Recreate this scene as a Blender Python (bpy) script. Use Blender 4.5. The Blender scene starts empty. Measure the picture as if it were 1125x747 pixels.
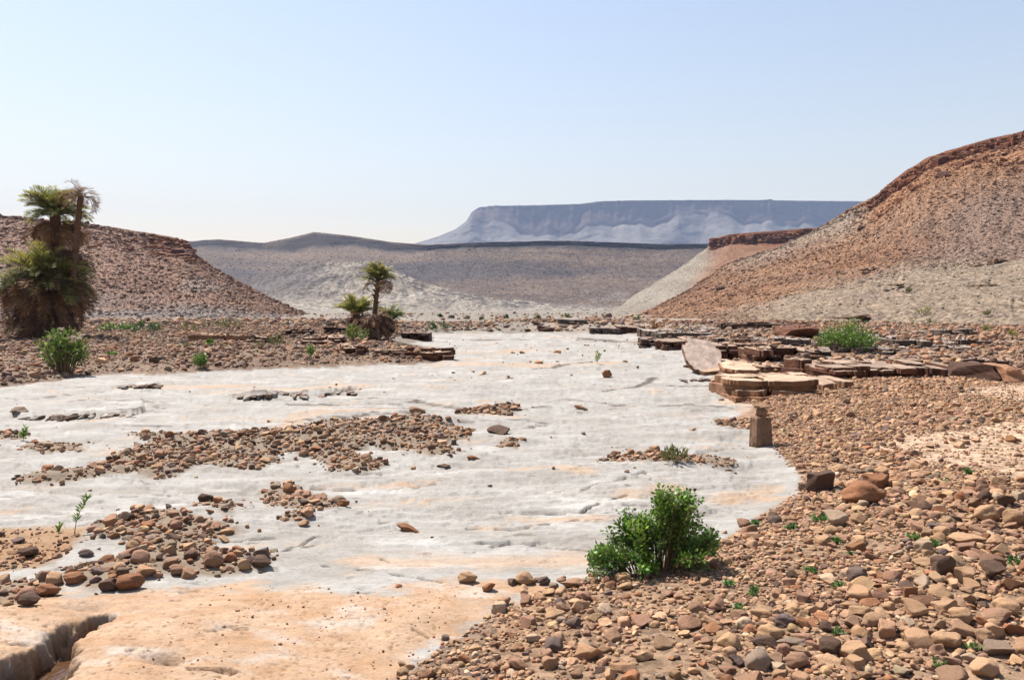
import bpy, math, random
import numpy as np
from mathutils import Vector, Matrix

C = bpy.context.scene.collection
sc = bpy.context.scene
RNG = np.random.default_rng(7)
random.seed(7)
R = math.radians

# ------------------------------------------------------------------ camera
F, CX, CY, HOR, CAMH = 883.0, 562.5, 373.5, 338.0, 1.7
PITCH = math.atan((CY - HOR) / F)
cam = bpy.data.cameras.new('camera')
cam.sensor_width = 36.0
cam.lens = 36.0 * F / 1125.0
cam.clip_start, cam.clip_end = 0.05, 20000
cam_o = bpy.data.objects.new('camera', cam)
cam_o.location = (0, 0, CAMH)
cam_o.rotation_euler = (math.pi / 2 - PITCH, 0, 0)
C.objects.link(cam_o)
sc.camera = cam_o
cp, sp = math.cos(PITCH), math.sin(PITCH)

def ray(px, py):
    u, v = (np.asarray(px, float) - CX) / F, -(np.asarray(py, float) - CY) / F
    return u, cp + v * sp, v * cp - sp          # world direction x, y, z

def at_depth(px, py, Y):
    dx, dy, dz = ray(px, py)
    s = Y / dy
    return dx * s, np.asarray(Y, float) + 0 * s, CAMH + dz * s

def plane(px, py, z=0.0):
    dx, dy, dz = ray(px, py)
    s = (z - CAMH) / dz
    return dx * s, dy * s

def project(x, y, z):
    z = z - CAMH
    d = y * cp - z * sp
    v = (z * cp + y * sp) / d
    return CX + F * x / d, CY - F * v, d

# ------------------------------------------------------------------ noise
def _hash(ix, iy, seed):
    h = (ix.astype(np.int64) * 374761393 + iy.astype(np.int64) * 668265263 + seed * 974634777) & 0x7fffffff
    h = ((h ^ (h >> 13)) * 1274126177) & 0x7fffffff
    return (h ^ (h >> 16)) & 0x7fffffff

def noise2(x, y, seed=0):
    x, y = np.asarray(x, float), np.asarray(y, float)
    ix, iy = np.floor(x), np.floor(y)
    fx, fy = x - ix, y - iy
    ux, uy = fx * fx * fx * (fx * (fx * 6 - 15) + 10), fy * fy * fy * (fy * (fy * 6 - 15) + 10)
    def g(ox, oy):
        a = (_hash(ix + ox, iy + oy, seed) % 4096) * (2 * math.pi / 4096)
        return np.cos(a) * (fx - ox) + np.sin(a) * (fy - oy)
    a, b, c, d = g(0, 0), g(1, 0), g(0, 1), g(1, 1)
    return ((a + (b - a) * ux) * (1 - uy) + (c + (d - c) * ux) * uy) * 1.5

def fbm(x, y, octaves=4, seed=0, gain=0.5, lac=2.03):
    t, a, n = 0, 1.0, 0
    for i in range(octaves):
        t = t + a * noise2(x, y, seed + i * 17)
        n += a; a *= gain; x = np.asarray(x) * lac; y = np.asarray(y) * lac
    return t / n

def sstep(a, b, x):
    t = np.clip((x - a) / (b - a), 0, 1)
    return t * t * (3 - 2 * t)

def in_poly(x, y, P):
    ins = np.zeros(np.shape(x), bool)
    n = len(P)
    for i in range(n):
        x0, y0 = P[i]; x1, y1 = P[(i + 1) % n]
        if y0 == y1: continue
        c = ((y0 > y) != (y1 > y)) & (x < (x1 - x0) * (y - y0) / (y1 - y0) + x0)
        ins ^= c
    return ins

def dist_line(x, y, P, closed=False, side=False):
    best = np.full(np.shape(x), 1e9); sg = np.zeros(np.shape(x))
    n = len(P)
    for i in range(n if closed else n - 1):
        x0, y0 = P[i]; x1, y1 = P[(i + 1) % n]
        dx, dy = x1 - x0, y1 - y0
        L = dx * dx + dy * dy + 1e-12
        t = np.clip(((x - x0) * dx + (y - y0) * dy) / L, 0, 1)
        d = np.hypot(x - x0 - t * dx, y - y0 - t * dy)
        m = d < best
        best = np.where(m, d, best)
        if side: sg = np.where(m, np.sign(dx * (y - y0) - dy * (x - x0)), sg)
    return (best, sg) if side else best

def W(P):                                           # photo pixels on flat ground -> metres
    a = np.array(P, float)
    x, y = plane(a[:, 0], a[:, 1])
    return list(zip(x, y))

def sdist(x, y, P, pad=None):
    if pad is not None:                              # only near the polygon's box
        a = np.array(P); mn, mx = a.min(0) - pad, a.max(0) + pad
        m = (x > mn[0]) & (x < mx[0]) & (y > mn[1]) & (y < mx[1])
        r = np.full(np.shape(x), 9.0)
        if m.any(): r[m] = sdist(x[m], y[m], P)
        return r
    d = dist_line(x, y, P, True)
    return np.where(in_poly(x, y, P), -d, d)

def near_line(x, y, P, pad, side=False):
    a = np.array(P); mn, mx = a.min(0) - pad, a.max(0) + pad
    m = (x > mn[0]) & (x < mx[0]) & (y > mn[1]) & (y < mx[1])
    r, sg = np.full(np.shape(x), 9.0), np.zeros(np.shape(x))
    if m.any():
        if side: r[m], sg[m] = dist_line(x[m], y[m], P, side=True)
        else: r[m] = dist_line(x[m], y[m], P)
    return (r, sg) if side else r

# ------------------------------------------------------------------ ground plan
SLAB = W([(-300, 452), (0, 426), (60, 419), (110, 412), (170, 412), (240, 408), (330, 405), (400, 402), (450, 401), (480, 398), (500, 392),
          (497, 384), (440, 379), (468, 376), (478, 371), (470, 367), (520, 366), (600, 367), (680, 367), (712, 369), (715, 376), (725, 383),
          (760, 387), (757, 405), (790, 413), (806, 418), (808, 437), (832, 443), (815, 455), (800, 462), (832, 470), (845, 478), (850, 492),
          (870, 510), (885, 528), (872, 545), (850, 560), (815, 580), (790, 598), (740, 612), (690, 632), (655, 640), (600, 650), (555, 668),
          (520, 690), (490, 708), (455, 730), (430, 747), (380, 800), (300, 1000), (-900, 1000), (-900, 520)])
ORANGE = W([(-900, 655), (0, 655), (80, 655), (160, 650), (230, 640), (300, 637), (345, 650), (420, 655), (500, 640), (570, 646), (640, 640),
            (560, 665), (430, 747), (300, 1000), (-900, 1000)])
SANDY = W([(985, 500), (1040, 488), (1125, 478), (1300, 470), (1300, 560), (1125, 548), (1060, 535), (1010, 520)])
SANDY2 = W([(1040, 436), (1125, 432), (1300, 430), (1300, 458), (1125, 452), (1060, 448)])
DIRT7 = W([(-200, 575), (0, 572), (60, 566), (95, 575), (88, 590), (70, 610), (40, 625), (0, 630), (-200, 640)])
GRAVELS = {
 'long': W([(140, 478), (200, 480), (260, 472), (320, 470), (360, 464), (400, 463), (470, 461), (520, 470), (514, 480), (492, 488), (500, 500), (470, 500),
            (430, 491), (408, 489), (385, 495), (425, 510), (400, 517), (360, 516), (352, 500), (312, 491), (300, 510), (280, 517), (220, 511), (205, 520),
            (170, 526), (150, 521), (75, 531), (20, 533), (17, 528), (60, 520), (110, 508), (130, 496), (165, 485)]),
 'oval': W([(502, 453), (530, 446), (560, 443), (573, 447), (560, 455), (530, 459), (510, 458)]),
 'dot': W([(544, 488), (558, 483), (572, 485), (570, 491), (550, 491)]),
 'mid': W([(290, 536), (320, 530), (348, 538), (382, 547), (383, 555), (350, 560), (350, 572), (335, 579), (310, 574), (330, 562), (298, 555)]),
 'small': W([(208, 556), (225, 547), (236, 551), (250, 547), (260, 552), (258, 568), (243, 570), (240, 560), (212, 561)]),
 'big': W([(95, 582), (120, 568), (150, 560), (190, 565), (235, 575), (266, 580), (262, 588), (238, 592), (232, 600), (255, 606), (299, 602), (298, 626), (240, 629),
           (180, 632), (154, 645), (110, 648), (66, 642), (66, 630), (125, 614), (150, 606), (135, 592), (110, 592)]),
 'edge': W([(-150, 648), (0, 642), (20, 638), (62, 640), (70, 650), (38, 665), (0, 672), (-150, 690)]),
 'corner': W([(-150, 600), (0, 592), (60, 600), (90, 585), (80, 602), (55, 622), (0, 626), (-150, 640)]),
 'right': W([(652, 502), (680, 496), (720, 495), (760, 500), (812, 508), (806, 512), (740, 511), (690, 510)]),
 'crack': W([(785, 462), (812, 462), (838, 468), (838, 474), (815, 471), (790, 467)]),
 'strip': W([(22, 489), (60, 486), (92, 487), (88, 494), (50, 496), (28, 494)]),
 'strip2': W([(-60, 476), (0, 474), (30, 476), (28, 484), (0, 485), (-60, 488)]),
}
CRACKS = [W(p) for p in (
 [(255, 437), (300, 436), (335, 431)], [(352, 432), (372, 430), (388, 427)], [(0, 436), (70, 433), (112, 432)], [(128, 426), (172, 423)],
 [(300, 604), (330, 596), (345, 588)], [(366, 581), (377, 578)], [(420, 612), (428, 618)], [(520, 603), (545, 596), (560, 594)],
 [(95, 690), (60, 700)], [(665, 430), (700, 424), (720, 415)], [(735, 421), (780, 424)], [(590, 405), (640, 399), (665, 398)], [(440, 690), (470, 702)],
 [(640, 372), (700, 376)], [(520, 374), (575, 373)], [(560, 470), (600, 466)], [(240, 388), (290, 387)], [(95, 458), (160, 452), (180, 447)],
 [(640, 560), (690, 545)], [(120, 545), (190, 540)], [(380, 440), (415, 436)], [(430, 470), (445, 455), (470, 450)], [(838, 474), (858, 480)])]
_cr = np.random.default_rng(77)
for _ in range(45):
    _y = _cr.uniform(4.6, 15); _x = _cr.uniform(-0.55, 0.3) * _y; _a = _cr.normal(0.10, 0.16); _p = [(_x, _y)]
    for _k in range(_cr.integers(2, 6)):
        _a += _cr.normal(0, 0.15); _l = _cr.uniform(0.08, 0.35) * (0.5 + _y / 10)
        _x += math.cos(_a) * _l; _y += math.sin(_a) * _l; _p.append((_x, _y))
    CRACKS.append(_p)
LEDGES = [(W([(6, 458), (60, 456), (100, 455), (140, 455), (159, 452), (158, 447)]), 0.09), (W([(258, 438), (300, 436), (336, 432)]), 0.05),
          (W([(355, 431), (388, 427)]), 0.05), (W([(130, 426), (175, 423)]), 0.05), (W([(480, 378), (530, 379), (600, 376)]), 0.05),
          (W([(440, 404), (520, 403), (640, 401)]), 0.04), (W([(690, 380), (720, 382)]), 0.05), (W([(215, 493), (300, 500)]), 0.0)]
CHAN = W([(114, 682), (96, 691), (78, 703), (58, 720), (34, 742), (-10, 780), (-100, 860)])
CHW = [0.0, 0.010, 0.032, 0.075, 0.135, 0.18, 0.2]

def H(x, y, full=False):
    x, y = np.asarray(x, float), np.asarray(y, float)
    wob = fbm(x * 1.7, y * 1.7, 3, 5) * np.clip(0.02 * y, 0.05, 0.6)
    d = sdist(x, y, SLAB) + wob * 0.6
    near = np.clip(1 - (y - 60) / 60, 0, 1)
    out = np.clip(d, 0, None)
    right = x > -0.02 * y
    # banks
    bank = np.where(right, 0.20 * (1 - np.exp(-out / 1.2)), 0.30 * (1 - np.exp(-out / 1.5)))
    bank = bank + np.where(right, 0.45 * sstep(0.3, 5, out) * sstep(19, 27, y), 0)
    bank = bank + sstep(0, 1.5, out) * (fbm(x * 0.6, y * 0.6, 4, 3) * 0.10 + fbm(x * 2.5, y * 2.5, 3, 9) * 0.025)
    ins = sstep(0.0, 0.3, -d)
    relief = fbm(x * 0.35, y * 0.6, 3, 21) * 0.07
    q = fbm(x * 0.5 + 3, y * 1.3, 5, 31, 0.55) * 7
    fr = q - np.floor(q)
    relief = relief + (np.floor(q) + sstep(0.93, 1.0, fr)) * 0.018 * sstep(4.5, 7, y)
    relief = relief + fbm(x * 2.2, y * 3.4, 3, 41) * 0.009
    relief = relief + fbm(x * 9, y * 13, 3, 43) * 0.005 - 0.03 * sstep(0.36, 0.5, fbm(x * 1.8 + 9, y * 5.5, 4, 45, 0.6))
    h = bank + relief * ins
    h = h * np.where(y > 60, near, 1) + np.where(y > 60, (1 - near) * fbm(x * 0.02, y * 0.02, 3, 4) * 0.35 + (1 - near) * 0.3, 0)
    loc = (y < 45) & (np.abs(x) < 40)
    xl, yl, hl = x[loc], y[loc], h[loc]
    dirt = np.zeros_like(hl)
    n3 = fbm(xl * 3, yl * 3, 3, 12); n4 = np.abs(fbm(xl * 4, yl * 4, 2, 8)) * 0.05
    for k, P in GRAVELS.items():
        g = sdist(xl, yl, P, 0.5)
        if not (g < 9).any(): continue
        g = g + n3 * 0.10
        hl = hl + 0.03 * sstep(0.05, -0.2, g)
        dirt = np.maximum(dirt, sstep(0.05, -0.06, g))
    g7 = sdist(xl, yl, DIRT7, 0.8) + fbm(xl * 2, yl * 2, 3, 12) * 0.12
    hl = hl - 0.03 * sstep(0.1, -0.2, g7)
    for P, a in LEDGES:
        if a == 0: continue
        dd, sg = near_line(xl, yl, P, 2.6, True)
        if not (dd < 9).any(): continue
        hl = hl + np.where(sg > 0, a * np.exp(-dd / 0.7), 0) * (1 - sstep(1.5, 2.5, dd))
    cr = np.zeros_like(hl)
    for P in CRACKS:
        dd = near_line(xl, yl, P, 0.4)
        if not (dd < 9).any(): continue
        dd = dd + n4
        w = np.maximum(0.006 + 0.0013 * yl, 0.00022 * yl * yl)
        k = sstep(w * 2.0, w * 0.6, dd)
        hl = hl - 0.035 * k * sstep(13, 8, yl)
        cr = np.maximum(cr, k)
    # rounded sandstone lumps with an undercut channel, near left corner
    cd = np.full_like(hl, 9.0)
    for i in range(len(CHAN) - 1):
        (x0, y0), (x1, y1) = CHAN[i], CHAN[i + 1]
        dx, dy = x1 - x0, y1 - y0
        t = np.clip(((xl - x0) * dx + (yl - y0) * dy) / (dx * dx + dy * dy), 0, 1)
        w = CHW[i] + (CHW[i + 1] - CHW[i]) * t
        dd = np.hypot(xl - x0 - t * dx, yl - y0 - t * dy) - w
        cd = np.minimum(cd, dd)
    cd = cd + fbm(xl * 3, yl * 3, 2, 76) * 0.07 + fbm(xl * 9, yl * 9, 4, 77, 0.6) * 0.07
    zone = sstep(5.2, 4.2, yl) * sstep(-0.9, -1.8, xl)
    lump = 0.10 * (1 - np.exp(-np.clip(cd, 0, None) / 0.22)) * np.exp(-np.clip(cd, 0, None) / 1.0)
    hl = hl + zone * lump - 0.24 * sstep(0.07, -0.02, cd)
    hl = hl - 0.06 * np.exp(-(((xl + 1.62) / 0.10) ** 2 + ((yl - 3.72) / 0.05) ** 2)) - 0.05 * np.exp(-(((xl + 2.38) / 0.16) ** 2 + ((yl - 4.42) / 0.06) ** 2))
    h = h.copy(); h[loc] = hl
    if not full: return h
    D = np.zeros_like(h); D[loc] = dirt
    CRK = np.zeros_like(h); CRK[loc] = cr
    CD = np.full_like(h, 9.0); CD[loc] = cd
    G7 = np.full_like(h, 9.0); G7[loc] = g7
    return h, d, D, CRK, CD, G7

def G(px, py):                                      # a photo pixel on the terrain
    z = 0.0
    for _ in range(7):
        x, y = plane(px, py, z)
        z = 0.5 * z + 0.5 * float(H(np.array([x]), np.array([y]))[0])
    return float(x), float(y), float(H(np.array([x]), np.array([y]))[0])

# ------------------------------------------------------------------ object helpers
def tag(o, label=None, cat=None, group=None, kind=None):
    if label: o['label'] = label
    if cat: o['category'] = cat
    if group: o['group'] = group
    if kind: o['kind'] = kind
    return o

def np_mesh(name, v, f, col=None, smooth=True):
    v = np.ascontiguousarray(v, np.float32); f = np.asarray(f, np.int32)
    me = bpy.data.meshes.new(name)
    n, k = f.shape
    me.vertices.add(len(v)); me.vertices.foreach_set('co', v.ravel())
    me.loops.add(n * k); me.loops.foreach_set('vertex_index', f.ravel())
    me.polygons.add(n); me.polygons.foreach_set('loop_start', np.arange(0, n * k, k, dtype=np.int32))
    me.polygons.foreach_set('use_smooth', np.full(n, smooth))
    if col is not None:
        a = me.color_attributes.new('tint', 'FLOAT_COLOR', 'POINT')
        c = np.ones((len(v), 4), np.float32); c[:, :3] = col
        a.data.foreach_set('color', c.ravel())
    me.update(calc_edges=True)
    me.validate()
    return me

def link(name, me, m=None, parent=None):
    o = bpy.data.objects.new(name, me); C.objects.link(o)
    if m is not None: me.materials.clear(); me.materials.append(m)
    if parent: o.parent = parent
    return o

def empty(name, loc):
    o = bpy.data.objects.new(name, None); o.location = loc; C.objects.link(o)
    o.empty_display_size = 0.2
    return o

# ------------------------------------------------------------------ materials
def mat(name, source='tint', scale=6.0, bump=0.3, dist=0.02, rough=0.9, contrast=0.5, spec=0.2, stretch=(1, 1, 1), fine=None, fine_c=0.0, color=None, trans=0.0, gain=0.56, grain=None, grain_c=0.2):
    m = bpy.data.materials.new(name); m.use_nodes = True
    nt = m.node_tree; N, L = nt.nodes, nt.links
    b = N['Principled BSDF']
    b.inputs['Roughness'].default_value = rough
    b.inputs['Specular IOR Level'].default_value = spec
    if source == 'tint':
        a = N.new('ShaderNodeAttribute'); a.attribute_name = 'tint'; base = a.outputs['Color']
    elif source == 'object':
        a = N.new('ShaderNodeObjectInfo'); base = a.outputs['Color']
    else:
        a = N.new('ShaderNodeRGB'); a.outputs[0].default_value = (*color, 1); base = a.outputs[0]
    tc = N.new('ShaderNodeTexCoord')
    mp = N.new('ShaderNodeMapping'); mp.inputs['Scale'].default_value = stretch
    L.new(tc.outputs['Object'], mp.inputs['Vector'])
    n1 = N.new('ShaderNodeTexNoise'); n1.inputs['Scale'].default_value = scale; n1.inputs['Detail'].default_value = 8; n1.inputs['Roughness'].default_value = 0.65
    L.new(mp.outputs[0], n1.inputs['Vector'])
    def mul(base, fac_out, c):
        mr = N.new('ShaderNodeMapRange'); mr.inputs['From Min'].default_value = 0.25; mr.inputs['From Max'].default_value = 0.75
        mr.inputs['To Min'].default_value = 1 - c; mr.inputs['To Max'].default_value = 1 + c
        L.new(fac_out, mr.inputs['Value'])
        vm = N.new('ShaderNodeVectorMath'); vm.operation = 'SCALE'
        L.new(base, vm.inputs[0]); L.new(mr.outputs[0], vm.inputs['Scale'])
        return vm.outputs[0]
    base = mul(base, n1.outputs['Fac'], contrast)
    hgt = n1.outputs['Fac']
    if gain != 1:
        g_ = N.new('ShaderNodeVectorMath'); g_.operation = 'SCALE'; g_.inputs['Scale'].default_value = gain
        L.new(base, g_.inputs[0]); base = g_.outputs[0]
    if grain:
        n2 = N.new('ShaderNodeTexNoise'); n2.inputs['Scale'].default_value = grain; n2.inputs['Detail'].default_value = 4; n2.inputs['Roughness'].default_value = 0.7
        L.new(mp.outputs[0], n2.inputs['Vector'])
        base = mul(base, n2.outputs['Fac'], grain_c)
        ad = N.new('ShaderNodeMath'); ad.operation = 'MULTIPLY_ADD'; ad.inputs[1].default_value = 0.45
        L.new(n2.outputs['Fac'], ad.inputs[0]); L.new(n1.outputs['Fac'], ad.inputs[2]); hgt = ad.outputs[0]
    if fine:
        v = N.new('ShaderNodeTexVoronoi'); v.inputs['Scale'].default_value = fine
        L.new(mp.outputs[0], v.inputs['Vector'])
        sep = N.new('ShaderNodeSeparateColor'); L.new(v.outputs['Color'], sep.inputs[0])
        base = mul(base, sep.outputs[0], fine_c)
    L.new(base, b.inputs['Base Color'])
    if bump:
        bp = N.new('ShaderNodeBump'); bp.inputs['Strength'].default_value = bump; bp.inputs['Distance'].default_value = dist
        L.new(hgt, bp.inputs['Height']); L.new(bp.outputs[0], b.inputs['Normal'])
    if trans:
        out = N['Material Output']
        t = N.new('ShaderNodeBsdfTranslucent'); L.new(base, t.inputs['Color'])
        mx = N.new('ShaderNodeMixShader'); mx.inputs[0].default_value = trans
        L.new(b.outputs[0], mx.inputs[1]); L.new(t.outputs[0], mx.inputs[2]); L.new(mx.outputs[0], out.inputs[0])
    return m

M_bed = mat('pale_limestone', scale=7.0, bump=0.6, dist=0.016, contrast=0.17, stretch=(1, 1.9, 1), fine=55, fine_c=0.06, rough=0.8, grain=60, grain_c=0.22)
M_dirt = mat('dry_dirt', scale=5.0, bump=0.7, dist=0.04, contrast=0.35, fine=24, fine_c=0.25, grain=70, grain_c=0.25)
M_hill = mat('stony_hillside', scale=1.2, bump=0.8, dist=0.25, contrast=0.3, fine=4.5, fine_c=0.45)
M_far = mat('far_hillside', scale=0.25, bump=0.7, dist=0.9, contrast=0.3, fine=0.7, fine_c=0.45)
M_mesa = mat('mesa_rock', scale=0.02, bump=0.7, dist=9, contrast=0.3, fine=0.1, fine_c=0.15)
M_pile = mat('mixed_stones', scale=22, bump=0.7, dist=0.014, contrast=0.36, grain=110, grain_c=0.25)
M_stone = mat('single_stone', source='object', scale=9, bump=0.45, dist=0.05, contrast=0.34, grain=16, grain_c=0.22)
M_ledge = mat('ledge_rock', scale=5, bump=0.7, dist=0.03, contrast=0.4, stretch=(1, 1, 2.4), grain=26, grain_c=0.3)
M_leaf = mat('leaf', scale=30, bump=0, contrast=0.25, rough=0.45, spec=0.4, trans=0.4, gain=1)
M_frond = mat('palm_frond', scale=8, bump=0, contrast=0.3, rough=0.5, spec=0.4, trans=0.38, gain=1)
M_dead = mat('dead_frond', scale=8, bump=0, contrast=0.3, rough=0.8, trans=0.12, gain=1)
M_bark = mat('palm_bark', source='const', color=(0.13, 0.075, 0.045), scale=9, bump=1.0, dist=0.06, contrast=0.5, stretch=(1, 1, 3), gain=1)
M_stem = mat('twig', source='const', color=(0.16, 0.11, 0.06), scale=12, bump=0.2, contrast=0.3, gain=1)
M_water = bpy.data.materials.new('pool_water'); M_water.use_nodes = True
_b = M_water.node_tree.nodes['Principled BSDF']
_b.inputs['Base Color'].default_value = (0.07, 0.035, 0.015, 1); _b.inputs['Roughness'].default_value = 0.06
_n = M_water.node_tree.nodes.new('ShaderNodeTexNoise'); _n.inputs['Scale'].default_value = 22
_p = M_water.node_tree.nodes.new('ShaderNodeBump'); _p.inputs['Strength'].default_value = 0.5; _p.inputs['Distance'].default_value = 0.02
M_water.node_tree.links.new(_n.outputs['Fac'], _p.inputs['Height']); M_water.node_tree.links.new(_p.outputs[0], _b.inputs['Normal'])

def lerp(a, b, t):
    t = np.asarray(t)[..., None]
    return np.asarray(a) * (1 - t) + np.asarray(b) * t

# ------------------------------------------------------------------ ground sheet + riverbed
def build_ground():
    ys = list(np.geomspace(0.5, 2.0, 14)[:-1]) + list(np.geomspace(2.0, 3.4, 40)[:-1])
    py = 338 + 1.7 * F / 3.4
    while py > 351:
        ys.append(1.7 * F / (py - 338)); py -= 0.9
    ys += list(np.geomspace(1.7 * F / (351 - 338), 4350, 46))
    ys = np.array(ys)
    tin = np.linspace(-0.70, 0.70, 700)
    tout = np.linspace(0.71, 1.5, 34); tfar = np.geomspace(1.6, 25, 14)
    ts = np.concatenate([-tfar[::-1], -tout[::-1], tin, tout, tfar])
    X = np.clip(ts[None, :] * ys[:, None], -4350, 4350); Y = np.repeat(ys[:, None], len(ts), 1)
    nr, nc = X.shape
    x, y = X.ravel(), Y.ravel()
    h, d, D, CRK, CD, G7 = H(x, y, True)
    # colours
    g = lerp((0.385, 0.35, 0.305), (0.51, 0.485, 0.445), np.clip(0.5 + fbm(x * 1.1, y * 2.6, 6, 61, 0.62) * 1.5, 0, 1))
    st = fbm(x * 0.55 + 7, y * 1.5, 5, 71, 0.6)
    orange = sstep(0.16, 0.42, st) * sstep(-0.25, 0.25, fbm(x * 5, y * 9, 3, 74) + 0.1)
    g = lerp(g, (0.60, 0.40, 0.25), orange * 0.7)
    st2 = fbm(x * 0.8 + 31, y * 2.6, 5, 81, 0.6)
    g = lerp(g, (0.66, 0.63, 0.58), sstep(0.22, 0.4, st2) * 0.6)
    g = lerp(g, (0.35, 0.335, 0.30), sstep(0.15, 0.45, fbm(x * 1.0 + 11, y * 3, 6, 91, 0.62)) * 0.5)
    g = lerp(g, (0.14, 0.11, 0.085), sstep(0.37, 0.46, fbm(x * 2.4 + 2, y * 8, 4, 93, 0.6)) * 0.55)
    for P, wd in ((W([(505, 400), (580, 401), (660, 399)]), 1.0), (W([(430, 388), (520, 387), (610, 384)]), 0.8), (W([(250, 431), (330, 428), (400, 424)]), 0.7),
                  (W([(160, 425), (260, 424)]), 0.6), (W([(545, 516), (600, 512), (640, 520)]), 0.25), (W([(690, 545), (740, 540)]), 0.2), (W([(560, 565), (600, 570)]), 0.16),
                  (W([(800, 545), (850, 535)]), 0.2), (W([(300, 480), (330, 455), (430, 450)]), 0.25), (W([(410, 615), (560, 618), (660, 615)]), 0.25), (W([(800, 440), (830, 450), (850, 470)]), 0.4)):
        dd = dist_line(x, y, P) + fbm(x * 2, y * 4, 4, 15) * wd * 0.9
        g = lerp(g, (0.60, 0.40, 0.25), sstep(wd, wd * 0.2, dd) * 0.6)
    so = sdist(x, y, ORANGE) + fbm(x * 2.2, y * 3, 5, 19, 0.6) * 0.55
    mo = sstep(0.14, -0.16, so)
    oc = lerp((0.60, 0.41, 0.27), (0.50, 0.30, 0.165), np.clip(0.5 + fbm(x * 2.5, y * 4, 6, 29, 0.6) * 1.5, 0, 1))
    oc = lerp(oc, (0.62, 0.52, 0.43), sstep(0.02, 0.36, fbm(x * 1.6 + 5, y * 3.6, 6, 39, 0.62)) * 0.85)
    pit = sstep(0.2, 0.42, fbm(x * 26, y * 40, 3, 49, 0.6)) * sstep(-0.35, 0.1, fbm(x * 2, y * 2, 2, 50))
    g = lerp(g, oc, mo)
    g = lerp(g, (0.30, 0.16, 0.08), pit * mo * 0.75)
    h = h - pit * mo * 0.010
    g = lerp(g, (0.28, 0.20, 0.13), D * 0.9)
    g = lerp(g, (0.40, 0.225, 0.105), sstep(0.08, -0.1, G7) * 0.9)
    g = lerp(g, (0.10, 0.065, 0.045), CRK * 0.85)
    g = lerp(g, lerp((0.10, 0.052, 0.026), (0.30, 0.17, 0.09), np.clip(0.5 + fbm(x * 7, y * 7, 4, 58) * 1.5, 0, 1)), sstep(0.075, 0.01, CD + fbm(x * 8, y * 8, 2, 3) * 0.03) * 0.93)  # wet channel walls, browner and darker: their shade is put into the colour
    # bank dirt
    n = np.clip(0.5 + fbm(x * 0.5, y * 0.7, 4, 99) * 1.2, 0, 1)
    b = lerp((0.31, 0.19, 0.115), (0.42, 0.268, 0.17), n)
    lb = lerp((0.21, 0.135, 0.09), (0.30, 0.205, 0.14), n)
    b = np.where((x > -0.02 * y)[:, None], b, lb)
    for S in (SANDY, SANDY2):
        dd = sdist(x, y, S) + fbm(x * 1.2, y * 1.6, 4, 27) * 0.8
        b = lerp(b, (0.64, 0.44, 0.295), sstep(0.4, -0.3, dd))
    sb = sstep(0.06, 0.35, fbm(x * 0.9, y * 1.4, 3, 37)) * sstep(12, 9, y)
    b = lerp(b, (0.40, 0.27, 0.17), sb * 0.5)
    far = sstep(24, 42, y)
    fc = lerp((0.26, 0.215, 0.17), (0.34, 0.295, 0.24), np.clip(0.5 + fbm(x * 0.06, y * 0.12, 4, 88) * 1.5, 0, 1))
    fc = np.where((x > 0.02 * y)[:, None] & (y < 130)[:, None], lerp(fc, (0.40, 0.31, 0.235), np.full(len(x), 0.6)), fc)
    rightfar = sstep(22, 30, y) * (x > 0.15 * y)
    b = lerp(b, fc, np.maximum(far, rightfar))
    wsl = sstep(0.04, -0.04, d)
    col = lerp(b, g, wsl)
    v = np.stack([x, y, h], 1)
    i = np.arange(nr * nc).reshape(nr, nc)
    q = np.stack([i[:-1, :-1], i[:-1, 1:], i[1:, 1:], i[1:, :-1]], -1).reshape(-1, 4)
    ext = np.abs(v[q[:, 0], 0] - v[q[:, 1], 0]) > 1e-6
    q = q[ext]
    inside = (d[q].mean(1) < 0)
    def sub(fs):
        u, inv = np.unique(fs, return_inverse=True)
        return v[u], inv.reshape(fs.shape), col[u]
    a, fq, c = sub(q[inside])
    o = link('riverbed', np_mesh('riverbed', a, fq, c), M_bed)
    tag(o, 'pale grey limestone riverbed with orange stains running up the valley', 'riverbed', kind='structure')
    a, fq, c = sub(q[~inside])
    E = 4350
    ub = np.array([(-E, -140, -0.7), (E, -140, -0.7), (E, E, -0.7), (-E, E, -0.7)])
    k = len(a)
    a = np.vstack([a, ub]); fq = np.vstack([fq, [[k, k + 1, k + 2, k + 3]]]); c = np.vstack([c, np.tile((0.35, 0.28, 0.2), (4, 1))])
    o = link('ground', np_mesh('ground', a, fq, c), M_dirt)
    tag(o, 'brown stony dirt banks and greyish desert plain along the riverbed', 'ground', kind='structure')
    # shallow water in the channel
    wv = np.array([(*CHAN[1], -0.17)])
    cw = np.array(CHAN)
    L_ = [(p[0] - 0.35, p[1] - 0.15) for p in cw[2:]]; R_ = [(p[0] + 0.35, p[1] + 0.15) for p in cw[2:]]
    vv = np.array([(p[0], p[1], -0.105) for p in L_] + [(p[0], p[1], -0.105) for p in R_])
    n = len(L_)
    ff = np.array([(j, n + j, n + j + 1, j + 1) for j in range(n - 1)])
    o = link('water', np_mesh('water', vv, ff), M_water)
    tag(o, 'small muddy puddle in the channel between rounded rocks', 'water', kind='structure')
build_ground()

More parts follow.
